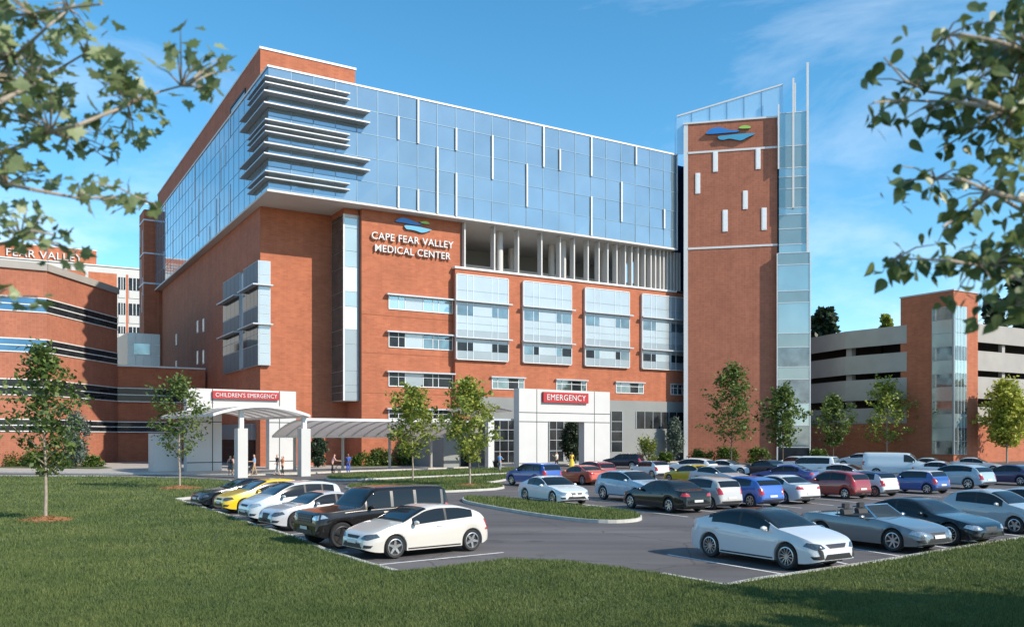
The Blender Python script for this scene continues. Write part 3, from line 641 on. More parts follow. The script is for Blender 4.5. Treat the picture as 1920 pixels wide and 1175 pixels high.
for px, a, b, y, r in ((1459.8,196,317,-.5,.1),(1487.4,147,390,-.8,.12),(1491,156,214,.8,.09),(1514.2,118,474,-.4,.14)):
    x, z1 = FT.front(px, a, y); z0 = FT.front(px, b, y)[1]; tp('mast', MB().box(x-r, x+r, y-r, y+r, z0, z1), 'trim')
# sloping glass screen
M['screen'] = sheer('screen_glass', (.40,.66,.88), .42)
ws0 = FT.front(1269, 220, .6)[0]; zA = FT.front(1269, 220, .6)[1]; ws1, zB_ = FT.front(1468, 160, .6); zlow = FT.front(1269, 290, .6)[1]
tp('glass_screen', MB().prism([(ws0, zlow), (ts0-.06, zlow), (ts0-.06, tz-.5), (ws1, tz-.5), (ws1, zB_), (ws0, zA)], .55, .63, 'y'), 'screen')
cap = MB(); cap.prism([(ws0,zA),(ws1,zB_),(ws1,zB_+.2),(ws0,zA+.2)], .48, .7, 'y'); tp('screen_cap', cap, 'trim')
for px in (1297,1331,1363,1395,1428):
    x = FT.front(px, 200, .6)[0]; zt_ = zA+(zB_-zA)*(x-ws0)/(ws1-ws0); tp('screen_post', MB().box(x-.04, x+.04, .50, .545, tz, zt_), 'mull')
tp('screen_return', MB().prism([(.72,zlow),(5,zlow),(5,zA-3.0),(.72,zA)], ws0-.3, ws0-.22, 'x'), 'screen')
c8 = lambda l: [(a/5.875+1230, b/5.875+130) for a, b in l]
logo(FT, 'wave_logo', 'blue and green wave emblem near the top of the brick tower', [
 ('blue_wave','logo_b', c8([(545,720),(565,690),(610,660),(680,645),(740,655),(800,675),(860,680),(920,678),(900,700),(820,705),(700,715),(600,722)])),
 ('green_hill','logo_g', c8([(905,660),(930,635),(980,622),(1040,635),(1045,658),(970,662)])),
 ('cyan_wave','logo_c', c8([(675,745),(780,735),(880,722),(980,715),(1095,712),(1080,728),(1010,755),(940,795),(880,785),(810,770),(740,788),(690,780)]))], -.05, .3)
# ------------------------------------------------------------------ portals (lot-aligned frame)
LA = math.atan2(.611, .792)
def portal(name, label, pxa, pybase, pxb, ptop, opa, opb, optop, seamv, seamh):
    P = ground(pxa, pybase); f = Frame(P.x, P.y, LA); t = thing(name, label, 'entrance portal', tuple(f.o), LA)
    x1 = f.front(pxb, 800, 0)[0]; z1 = f.front(pxa, ptop, 0)[1]; a = f.front(opa, 800, 0)[0]; b = f.front(opb, 800, 0)[0]; zo = f.front(opa, optop, 0)[1]
    # openings cut as an extruded inverted U
    fr = MB().prism([(0,.1),(a,.1),(a,zo),(b,zo),(b,.1),(x1,.1),(x1,z1),(0,z1)], 0, .9, 'y').build('frame', M['white'], t)
    s = MB()
    for px in seamv:
        x = f.front(px, 800, 0)[0]
        lo = zo if a < x < b else .12
        s.box(x-.04, x+.04, -.012, -.003, lo, z1-.02)
    for py in seamh:
        z = f.front(pxa, py, 0)[1]
        if z > zo: s.box(.02, x1-.02, -.013, -.002, z-.04, z+.04)
        else: s.box(.02, a-.02, -.013, -.002, z-.04, z+.04).box(b+.02, x1-.02, -.013, -.002, z-.04, z+.04)
    s.build('panel_seams', M['seam'], t); return f, t, x1, z1, a, b, zo
FE, te, *ep = portal('emergency_portal', 'freestanding white panel portal with one opening, behind the parked blue and orange cars', 973.3, 879, 1143.5, 727.5, 1027, 1095.5, 789.5, (1006.5,1114.5), (772.5,789.8,868.5))
FC, tcp, *cp = portal('childrens_portal', 'white panel portal at left beside the arched canopy', 350, 885.5, 555, 727, 416, 505, 775, (398.5,524), (773,790,867))
x1 = cp[0]
MB().box(-2.6, -.02, 1.5, 3.2, .1, 3.7).build('side_block', M['white'], tcp)
def boxsign(frame, name, label, s, a, b, c, d, e, y=-.02):
    t = thing(name, label, 'sign', tuple(frame.o), frame.a)
    x0, z1 = frame.front(a, c, y-.3); xx1, _ = frame.front(b, c, y-.3); z0 = frame.front(a, d, y-.3)[1]
    MB().box(x0, xx1, y-.3, y, z0, z1).build('sign_box', M['red'], t)
    hh = (z1-z0); me = text_mesh(s, (xx1-x0)*(1-2*e), .05, 0, hh*.56); o = link('lettering', me, M['lettering'], t); o.location = (x0+(xx1-x0)*e, y-.33, z0+hh*.22)
    return t
boxsign(FE, 'emergency_sign', 'red box sign reading EMERGENCY on the white portal behind the cars', 'EMERGENCY', 1019.5, 1103.5, 734, 753.5, .07)
boxsign(FC, 'childrens_sign', "red box sign reading CHILDREN'S EMERGENCY on the left white portal", "CHILDREN'S EMERGENCY", 399.5, 523.5, 732, 746.5, .035)
# ------------------------------------------------------------------ canopies
M['canopy'] = leafm('canopy_sheet', (.70,.67,.65), (.70,.67,.65), .8, .35)
p1 = FC.local(ground(452, 895)); p2 = FC.local(ground(570, 892))
arch = thing('arched_canopy', 'arched translucent canopy on two square white pillars before the left portal', 'canopy', tuple(FC.o), LA)
yf = min(p1.y, p2.y)-.8; xa = FC.front(400, 777, yf)[0]; xb_ = FC.front(582, 777, yf)[0]; zs_ = FC.front(582, 779, yf)[1]; zc_ = FC.front(500, 760.5, yf)[1]
def arc(x, y, zoff=0):
    u = (x-xa)/(xb_-xa)*2-1; return (x, y, zs_+(zc_-zs_)*math.cos(u*math.pi/2)**.9+zoff) if abs(u) < .999 else (x, y, zs_+zoff)
xsr = [xa+(xb_-xa)*i/20 for i in range(21)]
g_ = MB()
for zo_ in (0, .06): g_.grid([[arc(x, yf, zo_) for x in xsr], [arc(x, -.05, zo_) for x in xsr]])
g_.build('roof_sheet', M['canopy'], arch, True)
nr = 7
for k in range(nr):
    y = yf+(-.1-yf)*k/(nr-1); g_ = MB()
    for i in range(20):
        a0 = arc(xsr[i], y, -.14); a1 = arc(xsr[i+1], y, -.14); b0 = arc(xsr[i], y, .08); b1 = arc(xsr[i+1], y, .08)
        g_.quad(a0, a1, b1, b0); g_.quad(*[(q[0], q[1]+.12, q[2]) for q in (a0, a1, b1, b0)]); g_.quad(a0, a1, (a1[0],a1[1]+.12,a1[2]), (a0[0],a0[1]+.12,a0[2])); g_.quad(b0, b1, (b1[0],b1[1]+.12,b1[2]), (b0[0],b0[1]+.12,b0[2]))
    g_.build('rib', M['trim'], arch)
for x in (xa+.05, xb_-.2): MB().box(x, x+.16, yf+.13, -.1, zs_-.16, zs_+.05).build('side_beam', M['trim'], arch)
for p in (p1, p2):
    zp = H+(HY-803)/F*(p1.y*0+73.5)
    MB().box(p.x-.42, p.x+.42, p.y-.42, p.y+.42, 0, zp).build('pillar', M['white'], arch)
    ztop = arc(p.x, yf)[2]-.15
    MB().box(p.x-.18, p.x+.18, p.y-.18, p.y+.18, zp, ztop).build('post', M['trim'], arch)
walk = thing('walkway_canopy', 'long curved-glass walkway canopy between the two white portals', 'canopy', tuple(FC.o), LA)
yh = (p1.y+p2.y)/2; zh = FC.front(578, 786, yh)[1]; xh0 = FC.front(572, 787, yh)[0]
pp = [FC.local(ground(*q)) for q in ((650,883.5),(728,880.5),(803,878.3))]
yl = sum(q.y for q in pp)/3; xh1 = FC.front(905, 790, yh)[0]; zl_ = 3.45
def qa(x, t, o=0): return (x, yl+(yh-yl)*math.sin(t*math.pi/2), zl_+o+(zh-zl_)*(1-math.cos(t*math.pi/2)) if False else zl_+o+(zh-zl_)*math.sin(t*math.pi/2)**.9 if False else zl_+o+(zh-zl_)*(1-(1-t)**1.8))
def qb(x, t, o=0): return (x, yl+(yh-yl)*t, zl_+o+(zh-zl_)*(1-(1-t)**2.0))
g_ = MB()
for o_ in (0, .05): g_.grid([[qb(xh0, t/10, o_) for t in range(11)], [qb(xh1, t/10, o_) for t in range(11)]])
g_.build('roof_sheet', M['canopy'], walk, True)
nb = 15
for k in range(nb):
    x = xh0+(xh1-xh0-.1)*k/(nb-1); g_ = MB()
    for t in range(10):
        a, b = qb(x, t/10, -.1), qb(x, (t+1)/10, -.1); c, d = qb(x, t/10, .08), qb(x, (t+1)/10, .08)
        g_.quad(a, b, d, c); g_.quad(*[(q[0]+.1, q[1], q[2]) for q in (a, b, d, c)]); g_.quad(a, b, (b[0]+.1,b[1],b[2]), (a[0]+.1,a[1],a[2]))
    g_.build('rib', M['trim'], walk)
MB().box(xh0, xh1, yh-.12, yh+.1, zh-.1, zh+.12).build('front_beam', M['trim'], walk)
MB().box(xh0, xh1, yl-.1, yl+.1, zl_-.16, zl_+.06).build('rear_beam', M['trim'], walk)
for q in pp+[Vector((pp[2].x+5.0, yl, 0)), Vector((pp[0].x-5, yl, 0))]:
    MB().tube((q.x, yl, .1), (q.x, yl, zl_-.16), .15, .15, 12).build('post', M['conc'], walk, True)
# short raised canopy attached to the emergency portal
lc = thing('lean_canopy', 'short curved canopy on a grey pier at the left side of the emergency portal', 'canopy', tuple(FE.o), LA)
xq0 = FE.front(893, 780, 1)[0]; z_a = FE.front(930, 784, 1)[1]
g_ = MB()
for o_ in (0, .06): g_.grid([[(xq0+(-.05-xq0)*i/8, .95, z_a+o_+.75*math.sin(i/8*math.pi/2)) for i in range(9)], [(xq0+(-.05-xq0)*i/8, 6.5, z_a+.9+o_+.75*math.sin(i/8*math.pi/2)) for i in range(9)]])
g_.build('roof_sheet', M['canopy'], lc, True)
MB().box(xq0, -.05, .93, 1.13, z_a-.22, z_a-.01).build('front_beam', M['greytrim'], lc)
xp = FE.front(919, 800, 1)[0]; MB().box(xp-.45, xp+.3, .7, 1.3, .1, z_a+.2).build('pier', M['white'], lc)
MB().box(xp+1.2, -.3, 4.6, 4.8, .12, z_a-.3).build('glazed_screen', M['pane'], lc)
# grey vestibule wall behind the walkway
vb = thing('vestibule', 'plain grey panel vestibule with a sliding door behind the right trees', 'building', tuple(FE.o), LA)
va = FE.front(832, 830, 7)[0]; vb1 = FE.front(905, 830, 7)[0]
MB().box(va, vb1, 7, 14, .1, 4.6).build('wall', M['greywall'], vb); MB().box(va-.15, vb1+.15, 6.8, 14.1, 4.61, 4.8).build('roof', M['trim'], vb)
MB().box(va+2.2, va+3.6, 6.93, 6.99, .12, 3.0).build('door', M['pane_d'], vb)

# ------------------------------------------------------------------ curved brick building at left
Y1 = 97.0; P1 = Vector(((87-CX)/F*Y1, Y1, 0)); zW = H+(HY-495)/F*Y1
Y2 = Y1*323/(HY-540); P2 = Vector(((220-CX)/F*Y2, Y2, 0)); Yz = Y1*323/(HY-487); Pz = Vector(((0-CX)/F*Yz, Yz, 0)); P0 = Pz+(Pz-P1).normalized()*22
zW2 = H+(HY-683)/F*Y2; Y3 = (zW2-H)*F/(HY-690); P3 = Vector(((385-CX)/F*Y3, Y3, 0))
wing = thing('brick_wing', 'low brick building with dark window bands and a pale parapet at far left', 'building', tuple(P1), 0)
def rel(p): return (p.x-P1.x, p.y-P1.y)
Pb = P2+Vector((4,30,0)); 
MB().prism([rel(P0), rel(P1), rel(P2), rel(P2+Vector((-30,25,0))), rel(P0+Vector((-25,40,0)))], 0, zW-.8).build('brick_wall', M['brick_s'], wing)
MB().prism([rel(P2+Vector((-.3,.25,0))), rel(P3), rel(P3+Vector((-8,10,0))), rel(P2+Vector((-5,20,0)))], 0, zW2-.22).build('low_wall', M['brick'], wing)
def along(mb, a, b, off0, off1, z0, z1, e=0.0):
    """a strip standing proud of the wall from a to b (world points)"""
    a = Vector(rel(a)).to_3d(); b = Vector(rel(b)).to_3d(); d = (b-a).normalized(); n_ = Vector((d.y, -d.x, 0))
    a = a-d*e; b = b+d*e
    q = [a+n_*off0, b+n_*off0, b+n_*off1, a+n_*off1]; mb.prism([(p.x, p.y) for p in q], z0, z1); return mb
c_ = MB(); along(c_, P0, P1, -.6, .25, zW-.79, zW, .05); along(c_, P1, P2, -.6, .25, zW-.792, zW-.002, .05); c_.build('parapet', M['conc'], wing)
c_ = MB(); along(c_, P2, P3, -.5, .08, zW2-.2, zW2); c_.build('coping', M['trim'], wing)
zz1 = lambda p: H+(HY-p)/F*Y1
bands = [(560,586),(637,661),(712,741),(786,808)]
for bi, (a, b) in enumerate(bands):
    za, zb_ = zz1(a), zz1(b); segs = [(P0,P1),(P1,P2)]+([(P2,P3)] if bi >= 2 else [])
    for si, (pa, pb) in enumerate(segs):
        f = along(MB(), pa, pb, -.2, .03, zb_, za).build('window_band', M['pane_band'] if si == 0 and bi < 2 else M['pane_d'], wing)  # upper front bands get blue glass, sky reflection put into the tint
        tr = MB(); m_ = (za+zb_)/2
        for z in (za, m_, zb_): along(tr, pa, pb, -.1, .10, z-.055, z+.055, .02*(1+si))
        tr.build('band_trim', M['trim'], f)
# white annex on the low roof
AX0 = P2+Vector((.8,1.2,0)); d_ = (P3-P2).normalized(); n2 = Vector((-d_.y, d_.x, 0)); an = thing('metal_annex', 'white metal panel annex above the low brick roof', 'building', (AX0.x, AX0.y, 0), math.atan2(d_.y, d_.x))
fa = Frame(AX0.x, AX0.y, math.atan2(d_.y, d_.x)); ax1 = fa.front(300, 650, 0)[0]; az1 = fa.front(222, 622, 0)[1]
b_ = MB().box(0, ax1, 0, 8, zW2-.3, az1).build('panel_wall', M['spandrel2'], an)
s = MB()
for k in (1,2,3): s.box(ax1*k/4-.05, ax1*k/4+.05, -.03, -.003, zW2, az1)
for k in (1,2): s.box(0, ax1, -.032, -.002, zW2+(az1-zW2)*k/3-.05, zW2+(az1-zW2)*k/3+.05)
s.build('panel_seams', M['greytrim'], an)
MB().box(ax1*.18, ax1*.68, -.06, -.034, zW2+(az1-zW2)*.35, zW2+(az1-zW2)*.68).build('window', M['pane'], an)
# ------------------------------------------------------------------ far building with the name on its brick penthouse
fb_a = math.atan2(7, 12.5); Yb = 235.0; FB = Frame((181-CX)/F*Yb, Yb, fb_a)
fb = thing('far_building', 'distant cream and brick block with window grid and brick penthouse', 'building', tuple(FB.o), fb_a)
zp1 = FB.front(181, 469, 0)[1]; zp0 = FB.front(181, 497, 0)[1]
MB().box(-60, 0, 0, 20, zp0-1.5, zp1-.3).build('penthouse', M['brick_far'], fb); MB().box(-60.1, .1, -.1, 20.1, zp1-.29, zp1).build('penthouse_cap', M['trim'], fb)
zr = FB.front(181, 499, -.4)[1]; xr = FB.front(290, 510, -1)[0]
MB().box(-60, xr+30, -1, 22, 0, zr).build('frame_wall', M['white'], fb)
MB().box(-60, xr+30, -1.3, 22.3, zr+.01, zr+.3).build('roof_edge', M['trim'], fb)
for (a, b) in ((60,100),(106,160),(166,219),(236.5,240.5),(263,275)):
    x0 = FB.front(a, 520, -1)[0]; x1_ = FB.front(b, 520, -1)[0]
    MB().box(x0, x1_, -1.08, -1.003, 0, zr-1.7).build('brick_infill', M['brick_far'], fb)
for a, b in ((222,235),(242,262)):
    x0 = FB.front(a, 520, -1)[0]; x1_ = FB.front(b, 520, -1)[0]
    for (ya_, yb_) in ((520,543),(568,590),(612,625)):
        z1_ = FB.front(230, ya_, -1)[1]; z0_ = FB.front(230, yb_, -1)[1]; f = MB().box(x0, x1_, -1.2, -1.09, z0_, z1_).build('window', M['pane_d'], fb)
        g_ = MB()
        for k in (1,2): xx = x0+(x1_-x0)*k/3; g_.box(xx-.08, xx+.08, -1.26, -1.201, z0_, z1_)
        g_.build('glazing_bar', M['trim'], f)
        MB().box(x0, x1_, -1.17, -1.085, z0_-2.2, z0_-.1).build('spandrel_panel', M['white'], fb)
sg2 = thing('roof_lettering', 'white letters ending in VALLEY on the distant brick penthouse', 'sign', tuple(FB.o), fb_a)
letters(FB, 'FEAR VALLEY', 12, 479, 155, 489.5, -.1, sg2, h=14, depth=.4, bold=.004)

# ------------------------------------------------------------------ parking garage at right
Yg = 111.0; FG = Frame((1788-CX)/F*Yg, Yg, ANG)
gar = thing('parking_garage', 'grey concrete parking garage with dark open decks and a brick corner tower', 'building', tuple(FG.o), ANG)
def gp(name, mb, m, parent=None): return mb.build(name, M[m], parent or gar)
yq, zq = FG.side(1688.5, 556, 0); zq = FG.front(1788, 541.5, 0)[1]; xq = FG.front(1833.5, 600, 0)[0]
gp('tower_wall', MB().box(0, xq, 0, yq, 0, zq-.2), 'brick'); gp('tower_cap', MB().box(-.1, xq+.1, -.1, yq+.1, zq-.19, zq), 'greytrim')
# glass corner
ygc, _ = FG.side(1747, 600, -.12); xgc, _ = FG.front(1813, 600, -.12); zgc = FG.front(1788, 572, -.12)[1]; zgb = max(.6, FG.front(1788, 852, -.12)[1])
gc = gp('glass_corner', MB().box(-.12, xgc, -.12, ygc, zgb, zgc), 'spandrel2')
nl = 11
for k in range(nl):
    a = zgb+(zgc-zgb)*k/nl; b = zgb+(zgc-zgb)*(k+1)/nl; dk = k in (0, 1, 3, 5, 7) 
    gp('glass_panel', MB().box(-.16, -.123, .1, ygc-.1, a+.05, b-.05), 'pane' if k in (0,3,5,7,10) else 'green', gc)
    gp('glass_panel', MB().box(.1, xgc-.1, -.16, -.123, a+.05, b-.05), 'pane' if k in (0,1,3,5,7) else 'green2', gc)
g_ = MB()
for k in (1,2,3): g_.box(xgc*k/4-.022, xgc*k/4+.022, -.19, -.161, zgb, zgc)
gp('glazing_bar', g_, 'mull_w', gc)
# decks: left facade (two straight runs) and right facade
def toL(px, py, z):   # ground-plan point where pixel row py has height z
    Y = (z-H)*F/(HY-py); return FG.local(Vector(((px-CX)/F*Y, Y, 0)))
zd = H+(HY-609)/F*(yq*0+117.5)
A_ = toL(1700, 607.5, zd); B_ = toL(1585, 620, zd); C_ = toL(1500, 635.5, zd)
lv = [(609,643),(659,695.5),(707,747.5),(763,793)]
YA = FG.world(A_.x, A_.y).y
def zat(p): return H+(HY-p)/F*YA
sl_ = [(zat(a), zat(b)) for a, b in lv]; zbr = sl_[-1][1]
def run(mb, a, b, t0, t1, z0, z1):
    a = Vector((a.x, a.y, 0)); b = Vector((b.x, b.y, 0)); d = (b-a).normalized(); n_ = Vector((-d.y, d.x, 0))
    q = [a+n_*t0, b+n_*t0, b+n_*t1, a+n_*t1]; mb.prism([(p.x, p.y) for p in q], z0, z1); return mb
E_ = Vector((xq-.5, .9, 0)); D_ = Vector((xq+45, .9, 0))
C2 = C_+(C_-B_).normalized()*30
# inward is the opposite side of the left runs (walking from A back to C)
for (a, b, sgn) in ((A_, B_, -1), (B_, C2, -1), (E_, D_, 1)):
    for z1_, z0_ in sl_: gp('spandrel_beam', run(MB(), a, b, 0, sgn*.35, z0_, z1_), 'conc')
    gp('brick_base', run(MB(), a, b, sgn*.04, sgn*.6, 0, zbr-.01), 'brick')
    gp('dark_interior', run(MB(), a, b, sgn*6.0, sgn*6.5, zbr, zd-1), 'black')  # black slab stands in for the shade deep inside the decks
    for z1_, z0_ in sl_[1:]: gp('deck', run(MB(), a, b, sgn*.36, sgn*9, z1_-.9, z1_-.6), 'conc')
    gp('deck', run(MB(), a, b, sgn*.36, sgn*9, zd-1.3, zd-1.0), 'conc')
d_ = Vector((B_.x-A_.x, B_.y-A_.y, 0)).normalized(); n_ = Vector((d_.y, -d_.x, 0))
for px in (1588,):
    p = toL(px, 620, zd); q = Vector((p.x, p.y, 0))+n_*1.0; gp('column', MB().box(q.x-.45, q.x+.45, q.y-.45, q.y+.45, zbr, zd-.5), 'conc')
x9 = FG.front(1887, 700, .9)[0]; gp('column', MB().box(x9-.35, x9+.35, 1.3, 1.8, zbr, zd-.5), 'conc')
# ------------------------------------------------------------------ cars
def pchip(pts):
    xs = [p[0] for p in pts]; ys = [p[1] for p in pts]; n = len(xs)
    h = [xs[i+1]-xs[i] for i in range(n-1)]; d = [(ys[i+1]-ys[i])/h[i] for i in range(n-1)]
    m = [d[0]]+[0 if d[i-1]*d[i] <= 0 else 2*d[i-1]*d[i]/(d[i-1]+d[i]) for i in range(1, n-1)]+[d[-1]]
    def f(x):
        if x <= xs[0]: return ys[0]
        if x >= xs[-1]: return ys[-1]
        i = 0
        while x > xs[i+1]: i += 1
        t = (x-xs[i])/h[i]; t2 = t*t; t3 = t2*t
        return ys[i]*(2*t3-3*t2+1)+h[i]*m[i]*(t3-2*t2+t)+ys[i+1]*(-2*t3+3*t2)+h[i]*m[i+1]*(t3-t2)
    return f
# L length, W width, wb wheelbase, fo front overhang, r wheel radius, top silhouette, belt line, ws windscreen (cowl, header), rw rear glass, side windows [x0,x1]..
T = {}
T['hatch'] = dict(L=4.2, W=1.80, wb=2.62, fo=.88, r=.325, top=[(0,.50),(.03,.62),(.12,.72),(.4,.82),(.95,.97),(1.12,1.01),(1.55,1.23),(1.98,1.41),(2.4,1.46),(3.0,1.445),(3.55,1.36),(3.78,1.29),(3.98,1.08),(4.1,.86),(4.18,.66),(4.2,.5)],
  belt=[(0,.45),(.3,.68),(1.0,.87),(2,.92),(3.2,.98),(3.7,1.02),(3.95,.92),(4.12,.72),(4.2,.48)], ws=(1.14,1.96), rw=(3.76,3.99), sw=[(1.42,2.42),(2.50,3.50)], tl='tall', k=.30)
T['hatch3'] = dict(T['hatch'], top=[(0,.48),(.03,.60),(.12,.70),(.4,.80),(.95,.95),(1.15,.99),(1.6,1.2),(2.0,1.36),(2.4,1.41),(3.0,1.385),(3.5,1.27),(3.8,1.16),(4.0,.98),(4.12,.84),(4.18,.66),(4.2,.5)],
  belt=[(0,.43),(.3,.66),(1.0,.85),(2,.90),(3.2,.98),(3.6,1.01),(3.9,.93),(4.12,.72),(4.2,.46)], ws=(1.17,1.99), rw=(3.55,3.98), sw=[(1.45,2.55),(2.62,3.52)])
T['mpv'] = dict(T['hatch'], L=4.0, top=[(0,.55),(.03,.68),(.12,.8),(.4,.93),(.75,1.06),(.9,1.10),(1.4,1.38),(1.85,1.55),(2.4,1.60),(3.0,1.58),(3.6,1.48),(3.75,1.40),(3.88,1.1),(3.96,.85),(4.0,.5)], wb=2.5, fo=.8,
  belt=[(0,.5),(.3,.75),(1.0,.93),(2,.98),(3.4,1.02),(3.7,1.0),(3.9,.8),(4.0,.48)], ws=(.92,1.83), rw=(3.72,3.87), sw=[(1.2,2.2),(2.28,2.95),(3.02,3.5)])
T['small'] = dict(T['hatch'], L=3.7, W=1.66, wb=2.4, fo=.68, r=.30, top=[(0,.5),(.03,.62),(.1,.74),(.35,.88),(.7,.98),(.84,1.02),(1.25,1.3),(1.6,1.46),(2.1,1.5),(2.8,1.47),(3.25,1.38),(3.42,1.30),(3.56,1.05),(3.66,.8),(3.7,.5)],
  belt=[(0,.45),(.25,.7),(.8,.88),(1.8,.93),(3.0,.98),(3.4,.96),(3.6,.75),(3.7,.46)], ws=(.86,1.58), rw=(3.38,3.56), sw=[(1.08,2.05),(2.13,3.1)])
T['mini'] = dict(T['hatch'], L=3.65, W=1.69, wb=2.47, fo=.62, r=.31, top=[(0,.52),(.03,.66),(.1,.78),(.3,.87),(.85,.95),(1.05,.98),(1.3,1.22),(1.5,1.35),(1.8,1.40),(2.6,1.40),(3.1,1.36),(3.25,1.30),(3.42,1.05),(3.5,.92),(3.6,.8),(3.65,.52)],
  belt=[(0,.48),(.25,.72),(.9,.86),(1.8,.89),(3.0,.93),(3.35,.92),(3.55,.72),(3.65,.48)], ws=(1.07,1.48), rw=(3.22,3.42), sw=[(1.22,2.0),(2.07,3.05)], k=.2)
T['mini500'] = dict(T['small'], L=3.6, top=[(0,.5),(.03,.64),(.1,.76),(.35,.88),(.75,.98),(.9,1.02),(1.25,1.26),(1.6,1.42),(2.0,1.48),(2.5,1.45),(2.95,1.35),(3.2,1.2),(3.4,1.0),(3.5,.88),(3.57,.7),(3.6,.5)], ws=(.92,1.58), rw=(2.98,3.32), sw=[(1.12,2.05),(2.13,2.85)], wb=2.35)
T['sedan'] = dict(L=4.6, W=1.82, wb=2.78, fo=.82, r=.33, top=[(0,.48),(.03,.6),(.12,.70),(.4,.80),(1.0,.92),(1.3,.97),(1.8,1.2),(2.15,1.36),(2.6,1.43),(3.0,1.42),(3.4,1.32),(3.9,1.06),(4.1,1.02),(4.45,.99),(4.55,.88),(4.59,.65),(4.6,.5)],
  belt=[(0,.45),(.3,.66),(1.1,.85),(2,.89),(3.5,.95),(4.2,.93),(4.5,.8),(4.6,.48)], ws=(1.32,2.13), rw=(3.36,3.92), sw=[(1.62,2.48),(2.56,3.3),(3.36,3.6)], k=.32)
T['coupe'] = dict(T['sedan'], L=4.55, W=1.86, wb=2.75, fo=.86, r=.345, top=[(0,.45),(.03,.56),(.12,.66),(.4,.76),(1.0,.88),(1.4,.94),(1.9,1.18),(2.25,1.32),(2.65,1.37),(3.0,1.35),(3.5,1.2),(3.95,1.02),(4.3,.97),(4.45,.9),(4.52,.7),(4.55,.5)],
  belt=[(0,.42),(.3,.63),(1.1,.81),(2,.85),(3.5,.9),(4.2,.9),(4.45,.76),(4.55,.46)], ws=(1.42,2.23), rw=(3.3,3.88), sw=[(1.75,2.72),(2.8,3.4)], k=.36)
T['tt'] = dict(T['coupe'], L=4.15, W=1.84, wb=2.47, fo=.86, top=[(0,.45),(.03,.56),(.12,.68),(.4,.8),(.9,.9),(1.25,.95),(1.7,1.2),(2.0,1.32),(2.35,1.36),(2.7,1.33),(3.3,1.14),(3.75,.96),(3.95,.9),(4.08,.78),(4.15,.5)],
  belt=[(0,.42),(.3,.66),(1.1,.84),(2,.88),(3.2,.92),(3.8,.86),(4.05,.7),(4.15,.46)], ws=(1.27,1.98), rw=(2.85,3.65), sw=[(1.55,2.4),(2.48,3.05)])
T['fast'] = dict(T['sedan'], L=4.5, W=1.79, wb=2.69, fo=.92, r=.34, top=[(0,.45),(.03,.58),(.10,.70),(.35,.83),(.95,.97),(1.2,1.02),(1.75,1.27),(2.15,1.40),(2.55,1.44),(3.0,1.41),(3.6,1.26),(4.1,1.09),(4.32,1.05),(4.42,.95),(4.48,.7),(4.5,.5)],
  belt=[(0,.42),(.3,.68),(1.1,.88),(2,.93),(3.3,.99),(4.0,.99),(4.35,.85),(4.5,.48)], ws=(1.22,2.12), rw=(3.25,4.08), sw=[(1.5,2.5),(2.58,3.55)], k=.34)
T['cross'] = dict(T['hatch'], L=4.55, W=1.88, wb=2.75, fo=.88, r=.37, top=[(0,.6),(.03,.74),(.12,.86),(.4,.97),(1.0,1.10),(1.2,1.14),(1.7,1.40),(2.1,1.55),(2.5,1.60),(3.2,1.58),(3.8,1.48),(4.1,1.36),(4.3,1.12),(4.45,.9),(4.52,.72),(4.55,.55)],
  belt=[(0,.52),(.3,.8),(1.0,1.0),(2,1.05),(3.4,1.12),(4.0,1.12),(4.35,.9),(4.55,.55)], ws=(1.22,2.08), rw=(4.0,4.3), sw=[(1.5,2.45),(2.53,3.3),(3.38,3.85)], zb=.28)
T['suv'] = dict(T['hatch'], L=4.80, W=1.98, wb=2.88, fo=.80, r=.40, top=[(0,.7),(.02,.9),(.06,1.03),(.15,1.10),(.8,1.15),(1.3,1.19),(1.42,1.22),(1.75,1.58),(1.95,1.74),(2.2,1.80),(3.5,1.81),(4.5,1.78),(4.62,1.70),(4.74,1.25),(4.82,1.1),(4.85,.7)],
  belt=[(0,.66),(.1,.95),(1.3,1.11),(2,1.13),(4.4,1.16),(4.75,1.08),(4.85,.66)], ws=(1.43,1.93), rw=(4.6,4.74), sw=[(1.62,2.5),(2.6,3.35),(3.45,4.38)], k=.16, zb=.34, pn=.8)
T['wagon'] = dict(T['suv'], L=4.4, W=1.82, wb=2.6, fo=.85, r=.35, top=[(0,.6),(.03,.74),(.12,.86),(.4,.96),(1.0,1.08),(1.2,1.12),(1.65,1.4),(1.95,1.54),(2.3,1.6),(3.4,1.6),(4.0,1.54),(4.15,1.45),(4.28,1.1),(4.36,.9),(4.4,.6)],
  belt=[(0,.52),(.3,.8),(1.0,.98),(2,1.02),(3.9,1.06),(4.25,.95),(4.4,.55)], ws=(1.22,1.93), rw=(4.12,4.27), sw=[(1.48,2.35),(2.43,3.2),(3.28,3.95)], zb=.26, k=.22, pn=.7)
T['van'] = dict(T['suv'], L=5.4, W=1.98, wb=3.3, fo=.95, r=.35, top=[(0,.6),(.02,.8),(.08,1.0),(.3,1.12),(.85,1.28),(1.0,1.32),(1.4,1.72),(1.65,1.95),(1.95,2.03),(3.5,2.06),(5.2,2.05),(5.3,1.98),(5.36,1.4),(5.38,.9),(5.4,.6)],
  belt=[(0,.55),(.1,.85),(1.0,1.18),(2,1.20),(5.2,1.22),(5.36,1.0),(5.4,.56)], ws=(1.02,1.64), rw=(5.31,5.36), sw=[(1.25,2.1)], zb=.25, k=.08)
